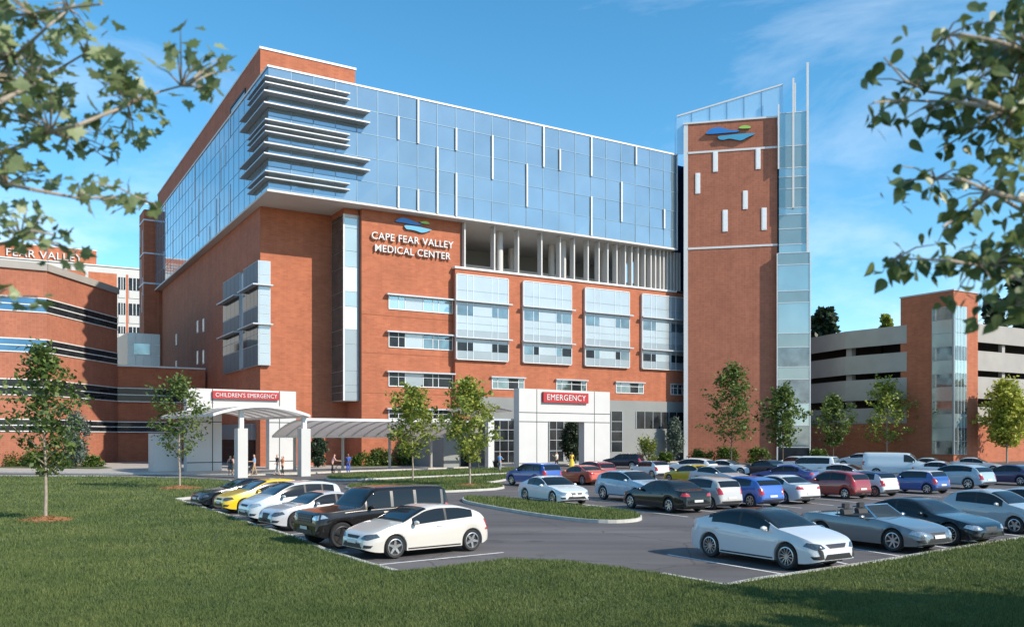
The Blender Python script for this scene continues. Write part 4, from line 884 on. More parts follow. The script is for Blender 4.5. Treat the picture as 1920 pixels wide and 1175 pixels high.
T['conv'] = dict(T['coupe'], L=4.5, W=1.82, wb=2.56, fo=.93, r=.335, top=[(0,.42),(.03,.54),(.12,.63),(.4,.73),(1.0,.85),(1.5,.925),(1.65,.94),(2.0,.93),(2.6,.91),(3.2,.93),(3.6,.96),(4.2,.93),(4.4,.86),(4.47,.65),(4.5,.48)],
  belt=[(0,.40),(.3,.61),(1.1,.80),(1.7,.86),(2.2,.87),(3.4,.89),(4.1,.87),(4.4,.74),(4.5,.45)], ws=None, rw=None, sw=[], k=.3)
paint = {}
def cpaint(c, metal=0.0):
    key = (c, metal)
    if key not in paint:
        m, n, l, b = nodes('car_paint'); b.inputs['Base Color'].default_value = (*c, 1); b.inputs['Roughness'].default_value = .32; b.inputs['Metallic'].default_value = metal
        dk_ = max(c) < .05; b.inputs['Coat Weight'].default_value = .6 if dk_ else 1.0; b.inputs['Coat Roughness'].default_value = .03
        if dk_: b.inputs['Roughness'].default_value = .2; b.inputs['Specular IOR Level'].default_value = .2
        paint[key] = m
    return paint[key]
M['carglass'] = mat('car_glass', (.010,.012,.013), .05, 0, 0, spec=.45)
M['tyre'] = mat('tyre_rubber', (.022,.022,.023), .85, var=.2)
M['rim'] = mat('alloy_rim', (.55,.56,.57), .28, .85, 0)
M['rimd'] = mat('dark_rim', (.05,.05,.055), .35, .7, 0)
M['hub'] = mat('brake_disc', (.03,.03,.032), .6, .5, 0)
M['plastic'] = mat('black_plastic', (.018,.018,.02), .55, var=0)
M['chrome'] = mat('chrome', (.7,.7,.72), .12, 1, 0)
M['lamp'] = mat('headlamp_glass', (.45,.48,.50), .08, .6, .3, 20, coat=1)
M['lampd'] = mat('smoked_headlamp', (.10,.11,.12), .06, .5, .4, 25, coat=1)
M['tail'] = mat('tail_lamp_red', (.42,.012,.012), .15, 0, 0, coat=1)
M['plate'] = mat('number_plate', (.62,.62,.60), .5, var=.05)
M['suvtrim'] = mat('bronze_trim', (.20,.18,.16), .35, .5, 0)
M['leather'] = mat('seat_leather', (.03,.03,.032), .6, var=.1)
whl = {}
def wheel_meshes(r, style):
    key = (r, style)
    if key in whl: return whl[key]
    wd = .21
    def lathe(prof, n=32):
        mb = MB(); rows = []
        for k in range(n+1):
            t = 2*math.pi*k/n; rows.append([(q*math.cos(t), y, q*math.sin(t)) for q, y in prof])
        return mb.grid(rows)
    rr = r*.70
    ty = lathe([(rr,-wd/2+.015),(r*.9,-wd/2),(r*.975,-wd/2+.03),(r,-wd/2+.06),(r,wd/2-.06),(r*.975,wd/2-.03),(r*.9,wd/2),(rr,wd/2-.015)]).mesh('tyre', True)
    hb = lathe([(.0,.05),(rr-.01,.05),(rr-.01,-.05),(0,-.05)], 24).mesh('wheel', True)
    rim = lathe([(rr+.004,wd/2-.012),(rr-.018,wd/2-.006),(rr-.03,wd/2-.05),(rr-.03,.055)], 32); n = {'five': 5, 'multi': 12, 'ten': 7}[style]
    lathe_c = lathe([(.0,wd/2-.03),(.05,wd/2-.03),(.065,wd/2-.05),(.065,.05)], 16); i = len(rim.v); rim.v += lathe_c.v; rim.f += [tuple(a+i for a in f) for f in lathe_c.f]
    for k in range(n):
        t = 2*math.pi*k/n; c, s_ = math.cos(t), math.sin(t); wi = {5: .042, 12: .011, 7: .026}[n]; wo = wi*(.62 if n == 5 else .8)
        P = lambda q, o, y: (q*c-o*s_, y, q*s_+o*c)
        a0, a1, b0, b1 = P(.05,-wi,wd/2-.03), P(.05,wi,wd/2-.03), P(rr-.02,-wo,wd/2-.02), P(rr-.02,wo,wd/2-.02)
        a2, a3, b2, b3 = P(.05,-wi,.052), P(.05,wi,.052), P(rr-.02,-wo,.055), P(rr-.02,wo,.055)
        rim.quad(a0,a1,b1,b0).quad(a0,b0,b2,a2).quad(a1,b1,b3,a3)
    rm = rim.mesh('rim', False); whl[key] = (ty, hb, rm); return whl[key]
def car(name, label, cat, typ, color, F_px=None, R_px=None, ctr=None, head=None, near_side=True, metal=0., style='ten', rimm='rim', roofc=None, detail=1, grille='bar', lampm='lamp', trimm=None, group='cars parked in the lot', rs_=1.0):
    t = T[typ]; L, W, wb, fo, r = t['L'], t['W'], t['wb'], t['fo'], t['r']; zb0 = t.get('zb', .2); kt = t.get('k', .3); pn = t.get('pn', .62)
    # ---- placement
    if head is not None: hv = Vector((head[0], head[1], 0)).normalized()
    if F_px and R_px: hv = (ground(*F_px)-ground(*R_px)).normalized(); mid = (ground(*F_px)+ground(*R_px))/2
    elif F_px: mid = ground(*F_px)-hv*wb/2
    elif R_px: mid = ground(*R_px)+hv*wb/2
    if ctr: mid = ground(*ctr); C = mid
    else:
        sv = Vector((-hv.y, hv.x, 0)); 
        if sv.dot(mid) < 0: sv = -sv
        C = mid+sv*(W/2-.1)
    root = thing(name, label, cat, (C.x, C.y, .006), math.atan2(hv.y, hv.x), group)
    ax0 = fo; ax1 = fo+wb; xm_ = fo+wb/2
    top = pchip(t['top']); belt = pchip(t['belt'])
    def plan(x):
        a = min(1, x/.75); b = min(1, (L-x)/.65)
        return min(pn+(1-pn)*math.sqrt(max(0, 1-(1-a)**2.4)), .74+.26*math.sqrt(max(0, 1-(1-b)**2.6)))
    def bottom(x):
        z = zb0+.10*max(0, 1-x/.5)**2+.14*max(0, 1-(L-x)/.5)**2
        for ax in (ax0, ax1):
            d = abs(x-ax); Ra = r*1.13
            if d < Ra: z = max(z, r+math.sqrt(Ra*Ra-d*d)*.97)
        return z
    def sect(x):
        zt = top(x); zs = min(belt(x), zt-.02); w_ = W/2*plan(x); hc = zt-zs; zb = min(bottom(x), zs-.05)
        y6 = w_*.95; k = kt*max(0, hc-.05)
        yr = y6-k
        return [(0, zb), (w_*.8, zb), (w_*.975, zb), (w_*.992, max(zb+.012, zb0+.16)), (w_*1.0, max(zb+.025, (zb0+zs)*.55)), (w_*.992, max(zb+.04, zs-.11)), (y6, zs),
                (y6-.5*k-.004, zs+.50*hc), (yr+.06*k-.012, zs+.84*hc), (yr*.90, zs+.95*hc), (yr*.58, zs+.99*hc), (0, zt)]
    xs = sorted(set([round(i*L/84, 3) for i in range(85)]+[.008,.02,.04,.07,.1,.14,L-.008,L-.02,L-.045,L-.08,L-.12]+[ax+s*r*1.13*q for ax in (ax0,ax1) for s in (-1,1) for q in (1.001,.999,.985,.95,.88,.75)]))
    X = lambda x: xm_-x
    mb = MB(); rows = []
    for x in xs:
        s_ = sect(x); rows.append([(X(x), -y, z) for y, z in s_[::1]]+[(X(x), y, z) for y, z in s_[-2:0:-1]]+[(X(x), 0, s_[0][1])])
    mb.grid(rows)
    for rr_ in (rows[0], rows[-1]): mb.quad(*rr_[:-1])
    bme = mb.mesh('body', True)
    body = link('body', bme, cpaint(color, metal), root)
    if roofc:
        bme.materials.append(cpaint(roofc))
        for p in bme.polygons:
            if p.center.z > 1.15 and p.normal.z > .3: p.material_index = 1
    bvh = BVHTree.FromPolygons([v.co.copy() for v in bme.vertices], [tuple(p.vertices) for p in bme.polygons])
    # dark underbody
    MB().box(X(.35), X(L-.3), -W/2+.26, W/2-.26, zb0-.02, belt(L/2)-.25).build('underbody', M['black'], root)
    # ---- glass
    def sp(x, s):
        q = sect(x); i = min(int(s), 10); f = s-i; return Vector((X(x), -(q[i][0]+(q[i+1][0]-q[i][0])*f), q[i][1]+(q[i+1][1]-q[i][1])*f))
    def off(x, s, d=.006):
        a = sp(x+.01, s)-sp(x-.01, s); b = sp(x, min(s+.03, 11))-sp(x, s-.03); n_ = a.cross(b)
        if n_.length < 1e-9: return sp(x, s)
        n_.normalize(); p = sp(x, s); c_ = Vector((X(L/2), 0, .7))
        if n_.dot(p-c_) < 0: n_ = -n_
        return p+n_*d
    def surf(name, x0, x1, s0, s1, m, n=10, ms=6, both=True, mirror=False, skew=None, par=None):
        g = MB(); rw = []
        for i in range(n+1):
            x = x0+(x1-x0)*i/n; row = [off(x, s0+(s1-s0)*j/ms) for j in range(ms+1)]
            if both: row = row+[Vector((p.x, -p.y, p.z)) for p in row[-2::-1]]
            rw.append([tuple(p) for p in row])
        g.grid(rw)
        if mirror: g.v = [(a, -b, c) for a, b, c in g.v]
        return g.build(name, m, par or root, True, fix=False)
    gm = M['carglass']
    if t['ws']: surf('windscreen', t['ws'][0], t['ws'][1], 8.35, 11, gm, 14, 5)
    if t['rw']: surf('rear_window', t['rw'][0], t['rw'][1], 8.6, 11, gm, 12, 5)
    def hc(x): return top(x)-belt(x)
    for a, b in t['sw']:
        for mi in (False, True):
            g = surf('side_window', a, b, 6.14, 7.92, gm, 8, 4, False, mi)
    for i_ in range(len(t['sw'])-1):
        if not (typ == 'suv' and trimm):
            for mi in (False, True): surf('door_pillar', t['sw'][i_][1], t['sw'][i_+1][0], 6.14, 7.92, M['plastic'], 2, 4, False, mi)
    if typ == 'suv' and trimm:
        for a, b in ((1.60,1.66),(2.50,2.60),(3.35,3.45),(4.38,4.48)):
            for mi in (False, True): surf('window_pillar', a, b, 6.14, 7.9, M[trimm], 2, 4, False, mi)
        for mi in (False, True): surf('waist_trim', .9, 4.5, 5.90, 6.02, M[trimm], 30, 1, False, mi)
    # ---- patches thrown on to the nose, tail and flanks
    def patch(name, poly, axis, m, par=None, d=.008, n=10, k=4, mirror=False):
        us = [p[0] for p in poly]; u0, u1 = min(us), max(us); rows_ = []
        for i in range(n+1):
            u = u0+(u1-u0)*min(max(i/n, .002), .998); hits = []
            for j in range(len(poly)):
                p, q = poly[j], poly[(j+1) % len(poly)]
                if (p[0]-u)*(q[0]-u) <= 0 and p[0] != q[0]: hits.append(p[1]+(q[1]-p[1])*(u-p[0])/(q[0]-p[0]))
            if len(hits) < 2: continue
            lo, hi = min(hits), max(hits); row = []
            for j in range(k+1):
                v = lo+(hi-lo)*j/k
                if axis == 'f': o_, dr = Vector((X(0)+1, u, v)), Vector((-1,0,0))
                elif axis == 'r': o_, dr = Vector((X(L)-1, u, v)), Vector((1,0,0))
                elif axis == 's': o_, dr = Vector((X(u), -3, v)), Vector((0,1,0))
                else: o_, dr = Vector((X(u), v, 4)), Vector((0,0,-1))
                h = bvh.ray_cast(o_, dr)
                if h[0] is None: row = None; break
                nn = h[1] if h[1].dot(dr) < 0 else -h[1]
                row.append(tuple(h[0]+(nn-dr).normalized()*d))
            if row: rows_.append(row)
        if len(rows_) < 2: return None
        g = MB().grid(rows_)
        if mirror: g.v = [(a, -b, c) for a, b, c in g.v]
        return g.build(name, m, par or root, True, fix=False)
    hz = top(.14); hw = W/2
    lt = min(top(.25), belt(.35)+.02)
    for mi in (False, True):
        if detail: patch('headlight', [(hw*.50, lt-.12), (hw*.62, lt-.02), (hw*.93, lt+.02), (hw*.95, lt-.08), (hw*.80, lt-.16)], 'f', M[lampm], mirror=mi, n=8)
        tz = min(belt(L-.3), top(L-.1))
        if t.get('tl') == 'tall' or typ in ('suv','van'): patch('tail_light', [(hw*.66, tz-.24), (hw*.72, tz+.04), (hw*.93, tz+.08), (hw*.95, tz-.26)], 'r', M['tail'], mirror=mi, n=6)
        else: patch('tail_light', [(hw*.52, tz-.16), (hw*.55, tz-.04), (hw*.93, tz-.0), (hw*.95, tz-.15)], 'r', M['tail'], mirror=mi, n=6)
    gz = lt-.10
    if grille == 'bar': patch('grille', [(-hw*.36, gz-.03), (-hw*.40, gz+.05), (hw*.40, gz+.05), (hw*.36, gz-.03)], 'f', M['plastic'])
    elif grille == 'tall': patch('grille', [(-hw*.30, gz-.28), (-hw*.34, gz+.04), (hw*.34, gz+.04), (hw*.30, gz-.28)], 'f', M['plastic'])
    elif grille == 'twin':
        for mi in (False, True): patch('grille', [(hw*.06, gz-.04), (hw*.06, gz+.05), (hw*.36, gz+.05), (hw*.30, gz-.05)], 'f', M['plastic'], mirror=mi)
    elif grille == 'slats':
        patch('grille', [(-hw*.52, gz-.14), (-hw*.52, gz+.10), (hw*.52, gz+.10), (hw*.52, gz-.14)], 'f', M['plastic'])
        for q in (-.08, -.01, .06): patch('grille_slat', [(-hw*.50, gz+q-.014), (-hw*.50, gz+q+.014), (hw*.50, gz+q+.014), (hw*.50, gz+q-.014)], 'f', M['rimd'], d=.03)
    patch('lower_intake', [(-hw*.60, zb0+.115), (-hw*.50, zb0+.25), (hw*.50, zb0+.25), (hw*.60, zb0+.115)], 'f', M['plastic'])
    if detail:
        for mi in (False, True): patch('fog_lamp_recess', [(hw*.66, zb0+.13), (hw*.68, zb0+.22), (hw*.90, zb0+.20), (hw*.86, zb0+.13)], 'f', M['plastic'], mirror=mi, n=6)
    if typ in ('fast',):
        for mi in (False, True): patch('lamp_blade', [(hw*.60, zb0+.14), (hw*.64, lt-.16), (hw*.76, lt-.14), (hw*.70, zb0+.14)], 'f', M['plastic'], mirror=mi, d=.012)
        patch('grille_bar', [(-hw*.40, gz-.0), (-hw*.44, gz+.07), (hw*.44, gz+.07), (hw*.40, gz-.0)], 'f', M['rimd'], d=.014)
    patch('number_plate', [(-.25, zb0+.30), (-.25, zb0+.40), (.25, zb0+.40), (.25, zb0+.30)], 'r', M['plate'], d=.02, n=2, k=1)
    if grille not in ('tall',) and typ != 'fast': patch('number_plate', [(-.25, zb0+.235), (-.25, zb0+.33), (.25, zb0+.33), (.25, zb0+.235)], 'f', M['plate'], d=.03, n=2, k=1)
    patch('bumper_trim', [(-hw*.8, zb0+.12), (-hw*.8, zb0+.22), (hw*.8, zb0+.22), (hw*.8, zb0+.12)], 'r', M['plastic'], n=12)
    if detail and t['sw']:
        sws = t['sw']; z_h = belt(2.4)-.10
        for mi in (False, True):
            for xx in [sws[0][0]-.08, sws[0][1]+.04]+([sws[1][1]+.0] if len(sws) > 1 and typ in ('sedan','suv','wagon','cross','fast','mpv') else []):
                lo = max(bottom(xx)+.06, zb0+.1)
                patch('door_seam', [(xx, lo), (xx+.016, lo+.001), (xx+.017, belt(xx)-.01), (xx+.001, belt(xx)-.01)], 's', M['plastic'], mirror=mi, d=.003, n=1, k=10)
            patch('sill_trim', [(fo+r*1.25, zb0+.03), (fo+r*1.25, zb0+.07), (ax1-r*1.25, zb0+.07), (ax1-r*1.25, zb0+.03)], 's', M['plastic'] if typ in ('suv','cross') else M['plastic'], mirror=mi, d=.004, n=8, k=1)
            for xx in [sws[0][1]-.12]+([sws[1][1]-.1] if len(sws) > 1 and typ in ('sedan','suv','wagon','cross','fast') else []):
                patch('door_handle', [(xx-.17, z_h-.012), (xx-.17, z_h+.02), (xx, z_h+.02), (xx, z_h-.012)], 's', body.data.materials[0] if not trimm else M[trimm], mirror=mi, d=.03, n=3, k=1)
    # ---- mirrors
    xw = (t['ws'][0] if t['ws'] else 1.55)+.34
    for s_ in (-1, 1):
        ys = sect(xw)[6][0]; zz_ = belt(xw)+.09; g = MB(); rws = []
        for a in range(7):
            th = math.pi*a/6; rws.append([(X(xw)+.07*math.sin(th)*math.cos(u*math.pi/4), s_*(ys+.12)+.115*math.cos(th), zz_+.065*math.sin(th)*math.sin(u*math.pi/4)) for u in range(9)])
        g.grid(rws); g.box(X(xw)-.03, X(xw)+.03, s_*(ys-.02), s_*(ys+.06), zz_-.07, zz_-.03)
        g.build('wing_mirror', body.data.materials[0] if typ != 'suv' else M['plastic'], root, True)
    # ---- wheels
    ty, hb, rm = wheel_meshes(r, style)
    for ax in (ax0, ax1):
        for s_ in (-1, 1):
            h_ = bpy.data.objects.new('wheel', hb); COL.objects.link(h_); h_.parent = root; h_.location = (X(ax), s_*(W/2-.115), r)
            if not hb.materials: hb.materials.append(M['hub']); ty.materials.append(M['tyre']); rm.materials.append(M['rim'])
            if s_ < 0: h_.rotation_euler = (0, 0, math.pi)
            a = bpy.data.objects.new('tyre', ty); b = bpy.data.objects.new('rim', rm)
            for q in (a, b): COL.objects.link(q); q.parent = h_
            if rimm != 'rim': b.material_slots[0].link = 'OBJECT'; b.material_slots[0].material = M[rimm]
            b.rotation_euler = (0, R.random()*6, 0)
    return root, dict(X=X, patch=patch, sect=sect, top=top, belt=belt, W=W, L=L, t=t, body=body)
hT = (.52, -.855); hA = (-.52, .855)
WHITE = (.60,.61,.61); SILV = (.50,.53,.56); PALE = (.42,.54,.62); BLUE = (.022,.085,.36); NAVY = (.02,.022,.09); RED = (.28,.015,.012); DK = (.02,.026,.03)
car('parked_car', 'cream white three-door hatchback nearest the left lawn kerb', 'car', 'hatch3', (.60,.57,.52), (735,1047), (886,1032), style='five', lampm='lampd')
hL = (-.79,-.61)
_, q = car('parked_car', 'black boxy off-roader with silver window frames beside the cream hatchback', 'car', 'suv', (.014,.013,.013), (640,1028), head=hL, style='five', rimm='rimd', grille='slats', trimm='suvtrim')
car('parked_car', 'silver-white low coupe with black wheels in the left row', 'car', 'tt', (.46,.46,.47), (556,995), head=hL, style='ten', rimm='rimd', grille='tall', lampm='lampd')
car('parked_car', 'white rounded compact between the yellow car and the silver coupe', 'car', 'mpv', (.52,.57,.59), (508,981), head=hL)
car('parked_car', 'yellow hatchback with black windows in the left row', 'car', 'hatch', (.80,.52,.01), (458,962), head=hL, style='ten', grille='bar', lampm='lampd')
car('parked_car', 'black sports coupe at the far end of the left row', 'car', 'coupe', (.008,.010,.014), (410,953), head=hL, style='multi', lampm='lampd')
car('parked_car', 'white liftback with black grille bar, nearest the camera at right', 'car', 'fast', (.58,.60,.62), (1477,1067), (1334,1044), style='multi', lampm='lampd', roofc=(.02,.02,.022))
cv, q = car('parked_car', 'grey open-top convertible parked behind the white liftback', 'car', 'conv', (.17,.19,.20), (1676,1034), head=hT, metal=.5, style='ten', grille='bar')
def conv_fit(root, q):
    X = q['X']; W = q['W']
    MB().box(X(3.15), X(1.85), -.62, .62, .62, .945).build('cockpit', M['black'], root)
    f = MB()
    for s_ in (-1, 1): f.tube((X(1.58), s_*.68, .90), (X(2.12), s_*.55, 1.28), .025, .02, 8)
    f.tube((X(2.12), -.55, 1.28), (X(2.12), .55, 1.28), .022, .022, 8); fr = f.build('windscreen_frame', M['chrome'], root, True)
    M['wsg'] = sheer('windscreen_glass', (.05,.06,.06), .45, .03)
    MB().quad((X(1.58),-.66,.92),(X(1.58),.66,.92),(X(2.1),.54,1.27),(X(2.1),-.54,1.27)).build('windscreen', M['wsg'], fr)
    for s_ in (-1, 1):
        st = MB().prism([(X(2.95),.62),(X(2.75),.62),(X(2.86),1.08),(X(2.95),1.12),(X(3.02),1.08)], s_*.36-.22, s_*.36+.22, 'y').build('seat', M['leather'], root)
        MB().box(X(3.02), X(2.90), s_*.36-.12, s_*.36+.12, 1.13, 1.28).build('headrest', M['leather'], st)
        MB().tube((X(3.12), s_*.36-.2, .9), (X(3.12), s_*.36-.2, 1.15), .02, .02).tube((X(3.12), s_*.36+.2, .9), (X(3.12), s_*.36+.2, 1.15), .02, .02).tube((X(3.12), s_*.36-.2, 1.15), (X(3.12), s_*.36+.2, 1.15), .022, .022).build('roll_hoop', M['chrome'], root)
conv_fit(cv, q)
car('parked_car', 'black coupe with tall grille next to the grey convertible', 'car', 'coupe', (.010,.016,.02), (1782,1022), head=hT, style='multi', grille='tall', lampm='lamp')
car('parked_car', 'light grey rounded small hatchback at the right edge', 'car', 'mini500', (.36,.42,.45), (1904,1000), head=hT, style='five')
car('parked_car', 'pale blue car partly out of frame behind the small grey hatchback', 'car', 'hatch', (.40,.52,.58), ctr=(1975,985), head=hT)
car('parked_car', 'white two-door coupe with twin grilles crossing beside the grass island', 'car', 'coupe', (.66,.70,.72), (1043,947), (982,939), grille='twin')
car('parked_car', 'pale blue crossover between the white coupe and the black saloon', 'car', 'cross', (.33,.46,.56), R_px=(1132,936), head=hT)
car('parked_car', 'black saloon showing its red tail lights in the middle row', 'car', 'sedan', (.010,.014,.016), (1181,952), (1259,961))
car('parked_car', 'beige silver small hatchback right of the black saloon', 'car', 'small', (.48,.46,.44), R_px=(1334,955), head=hA)
car('parked_car', 'bright blue hatchback between the beige small car and a white saloon', 'car', 'hatch', (.03,.12,.44), R_px=(1408,951), head=hA)
car('parked_car', 'white saloon with dark tail lights left of the dark red car', 'car', 'sedan', WHITE, R_px=(1470,944), head=hA)
car('parked_car', 'dark red five-door small car in the middle row', 'car', 'small', RED, R_px=(1585,935), head=hA)
car('parked_car', 'white mini with a blue roof right of the dark red car', 'car', 'mini', (.66,.68,.70), R_px=(1641,931), head=hA, roofc=(.02,.04,.16))
car('parked_car', 'blue mini with a white roof in front of the white van', 'car', 'mini', (.018,.075,.29), R_px=(1739,926), head=hA, roofc=WHITE)
car('parked_car', 'pale blue-silver crossover right of the blue mini', 'car', 'cross', (.33,.43,.50), R_px=(1816,917), head=hA)
car('parked_car', 'dark violet saloon at the right edge of the rows', 'car', 'sedan', (.025,.018,.085), R_px=(1914,910), head=hA)
car('parked_car', 'royal blue estate at the left end of the far row by the white portal', 'car', 'wagon', BLUE, F_px=(960,909), head=(-.62,.785), detail=0)
car('parked_car', 'orange coupe beside the royal blue estate', 'car', 'coupe', (.55,.075,.025), R_px=(1093,909), head=(-.55,.835), detail=0)
car('parked_car', 'dark red tall hatchback right of the orange coupe', 'car', 'mpv', (.24,.012,.012), R_px=(1115,906), head=(-.55,.835), detail=0)
car('parked_car', 'white mini with a navy roof near the portal', 'car', 'mini', (.66,.68,.70), R_px=(1223,896), head=hA, roofc=(.03,.035,.12), detail=0)
car('parked_car', 'white sloping-roof off-roader by the shrubs', 'car', 'cross', (.70,.71,.72), F_px=(1259,893), head=(-.80,.60), detail=0)
car('parked_car', 'black off-roader beside the columnar evergreen and yellow shrub', 'car', 'wagon', (.012,.013,.03), R_px=(1185,878), head=(-.90,.44), detail=0)
car('parked_car', 'yellow car mostly hidden behind the black saloon', 'car', 'sedan', (.55,.42,.02), ctr=(1296,907), head=hA, detail=0)
car('parked_car', 'silver saloon behind the beige small hatchback', 'car', 'sedan', (.50,.53,.55), ctr=(1352,912), head=hT, detail=0)
car('parked_car', 'white low car behind the white off-roader', 'car', 'coupe', (.70,.72,.74), ctr=(1368,890), head=(.8,-.6), detail=0)
car('parked_car', 'charcoal saloon near the brick tower', 'car', 'sedan', (.035,.036,.045), ctr=(1432,892), head=hA, detail=0)
car('parked_car', 'dark blue-violet saloon behind the white saloon', 'car', 'sedan', (.035,.04,.20), ctr=(1468,908), head=(-.8,.6), detail=0)
car('parked_car', 'white estate left of the van', 'car', 'suv', (.60,.66,.70), ctr=(1512,895), head=(-.8,.6), detail=0, rs_=.9)
car('parked_car', 'silver-white saloon with its bonnet towards the van', 'car', 'sedan', (.62,.62,.64), ctr=(1592,905), head=(.8,-.6), detail=0)
car('parked_van', 'white panel van in the far right rows', 'van', 'van', (.66,.73,.76), ctr=(1685,893), head=(.86,-.51), group='vans', detail=1)
car('parked_car', 'silver car behind the white van by the glass column', 'car', 'cross', (.42,.48,.52), ctr=(1610,876), head=(-.8,.6), detail=0)
car('parked_car', 'silver saloon in front of the brick garage tower', 'car', 'sedan', (.42,.44,.46), ctr=(1832,885), head=(.85,-.53), detail=0)
car('parked_car', 'pale green-grey car peeping out right of the van', 'car', 'sedan', (.40,.46,.42), ctr=(1752,886), head=(.8,-.6), detail=0)
car('parked_car', 'white saloon roof between the van and the pale blue-silver crossover', 'car', 'sedan', (.60,.64,.68), ctr=(1772,897), head=(.8,-.6), detail=0)
car('parked_car', 'white car half hidden behind the charcoal saloon', 'car', 'hatch', (.66,.68,.70), ctr=(1490,882), head=hA, detail=0)
# ------------------------------------------------------------------ trees and shrubs
def leaf_mesh(name, C, size, rng, up=.35, shape='diamond', nrm=None):
    """C: (n,3) leaf centres; builds leaf-sized four-cornered faces"""
    n = len(C); nv = rng.normal(0, 1, (n, 3)); nv[:,2] = np.abs(nv[:,2])+up
    if nrm is not None: nv = nv*.7+nrm
    nv /= np.linalg.norm(nv, axis=1)[:,None]
    a = rng.normal(0, 1, (n, 3)); a -= (a*nv).sum(1)[:,None]*nv; a /= np.linalg.norm(a, axis=1)[:,None]; b = np.cross(nv, a)
    s = (size*(.6+.8*rng.rand(n)))[:,None]
    V = np.stack([C-a*s*.62, C-b*s*.40+nv*s*.10, C+a*s*.62, C+b*s*.40+nv*s*.10], 1)
    return fast_mesh(name, V.reshape(-1,3), n, 4)
def tree(name, label, px, py, ptop, pw, m, n=2600, seed=1, clear=.26, leaf=.17, trunk=.06, bark='bark', shape='oval', group='young parking-lot trees', limbs=34, cat='tree', spread=1.0, base=None, height=None, width=None):
    P = base or ground(px, py); sc = P.y/F; hgt = height or (py-ptop)*sc; rad = width/2 if width else pw*sc/2
    r_ = random.Random(seed); rng = np.random.RandomState(seed)
    t = thing(name, label, cat, (P.x, P.y, .05), 0, group)
    bend = [(r_.uniform(-.04,.04)*hgt*k/5*.5, r_.uniform(-.04,.04)*hgt*k/5*.5) for k in range(7)]
    def ax(u): i = min(int(u*6), 5); f = u*6-i; return Vector((bend[i][0]+(bend[i+1][0]-bend[i][0])*f, bend[i][1]+(bend[i+1][1]-bend[i][1])*f, u*hgt))
    mb = MB(); mb.chain([ax(k/6*.96) for k in range(7)], [trunk*hgt/6*(1-.85*k/6) for k in range(7)], 8)
    def prof(u):
        if shape == 'oval': return math.sin(math.pi*min(1, max(0, u))**.72)**.75*(1-.25*u)
        if shape == 'pyr': return (1-u)**.7*min(1, u*5+.35)
        if shape == 'round': return math.sqrt(max(0, 1-(2*u-1)**2))
        return 1
    cs = []; per = max(1, n//(limbs*6))
    for i in range(limbs):
        u = ((i+.5)/limbs)**.9; z = clear+(1-clear)*u; ang = i*2.399+r_.uniform(-.4,.4); rr = rad*prof(u)*r_.choice((r_.uniform(.4,.8), r_.uniform(.75, 1.25)))*spread
        o = ax(min(.95, max(clear*.85, z-.10*(1-u)))); tip = ax(min(1, z+.02))+Vector((math.cos(ang)*rr, math.sin(ang)*rr, rr*.32*r_.uniform(.3,1.4)))
        midp = (o+tip)/2+Vector((0,0,-.06*rr)); w0 = trunk*hgt/6*(1-z)*.45+.006
        mb.chain([o, midp, tip], [w0, w0*.6, .004], 5)
        for j in range(6):
            f = .35+.65*(j+r_.random())/6; q = o+(tip-o)*f+Vector((r_.gauss(0,.12), r_.gauss(0,.12), r_.gauss(0,.10)))*max(.5, rad*.9)
            sd = rad*.095*r_.uniform(.5,1.5); cs.append(np.array(q)+rng.normal(0, 1, (per, 3))*np.array([sd, sd, sd*.8]))
    mb.build('trunk', M[bark], t, True)
    C = np.concatenate(cs); C = C[C[:,2] > clear*hgt*.85]
    link('crown', leaf_mesh('crown', C, leaf, rng), M[m], t); return t
def mulch(px, py, rad, label):
    P = ground(px, py); mb = MB(); rr = random.Random(px); rows = []
    for k in range(6):
        f = k/5; rows.append([(math.cos(a*math.pi/12)*rad*f*(1+.12*rr.uniform(-1,1)), math.sin(a*math.pi/12)*rad*f*(1+.12*rr.uniform(-1,1)), (.16*(1-f)**1.2+.02*rr.random()+.005 if k < 5 else -.02)) for a in range(24)]); rows[-1].append(rows[-1][0])
    mb.grid(rows); o = mb.build('mulch_ring', M['mulch'], None, True); o.location = (P.x, P.y, .12)
    # loose chips
    rng = np.random.RandomState(px); n = 900; a = rng.rand(n)*6.28; q = np.sqrt(rng.rand(n))*rad*1.02
    C = np.stack([P.x+np.cos(a)*q, P.y+np.sin(a)*q, .13+.17*(1-np.minimum(1,q/rad))**1.2], 1)
    me = leaf_mesh('mulch_chips', C, .07, rng, up=1.5); o2 = link('mulch_chips', me, M['mulch']); 
    struct(o, 'stuff'); struct(o2, 'stuff')
tree('young_tree', 'tall thin green tree standing in a mulch ring on the left lawn', 85, 980, 655, 165, 'leaf', 2700, 11, .30, .17, .065, 'barkpale', 'oval')
tree('young_tree', 'dense green tree in a mulch ring in front of the left white portal', 337, 918, 712, 135, 'leaf', 2500, 12, .33, .17, .06, 'barkpale', 'oval')
mulch(85, 980, 1.0, ''); mulch(337, 918, 1.35, '')
tree('young_tree', 'yellow-green tree before the walkway canopy, left of a similar one', 774, 905, 732, 105, 'leafy', 4000, 13, .30, .20, .06, 'barkpale', 'oval', spread=1.3)
tree('young_tree', 'yellow-green tree in a mulch ring on the grass island near the emergency portal', 881, 914, 718, 118, 'leafy', 4400, 14, .28, .20, .06, 'barkpale', 'oval', spread=1.3)
mulch(881, 914, 1.3, '')
tree('young_tree', 'dark green open tree against the plain brick tower wall', 1371, 872, 692, 108, 'leaf', 3000, 15, .26, .30, .05, 'bark', 'pyr', limbs=38, spread=1.35)
tree('young_tree', 'green tree in front of the glass tower column', 1468, 872, 731, 96, 'leaf', 3300, 16, .27, .30, .05, 'bark', 'oval')
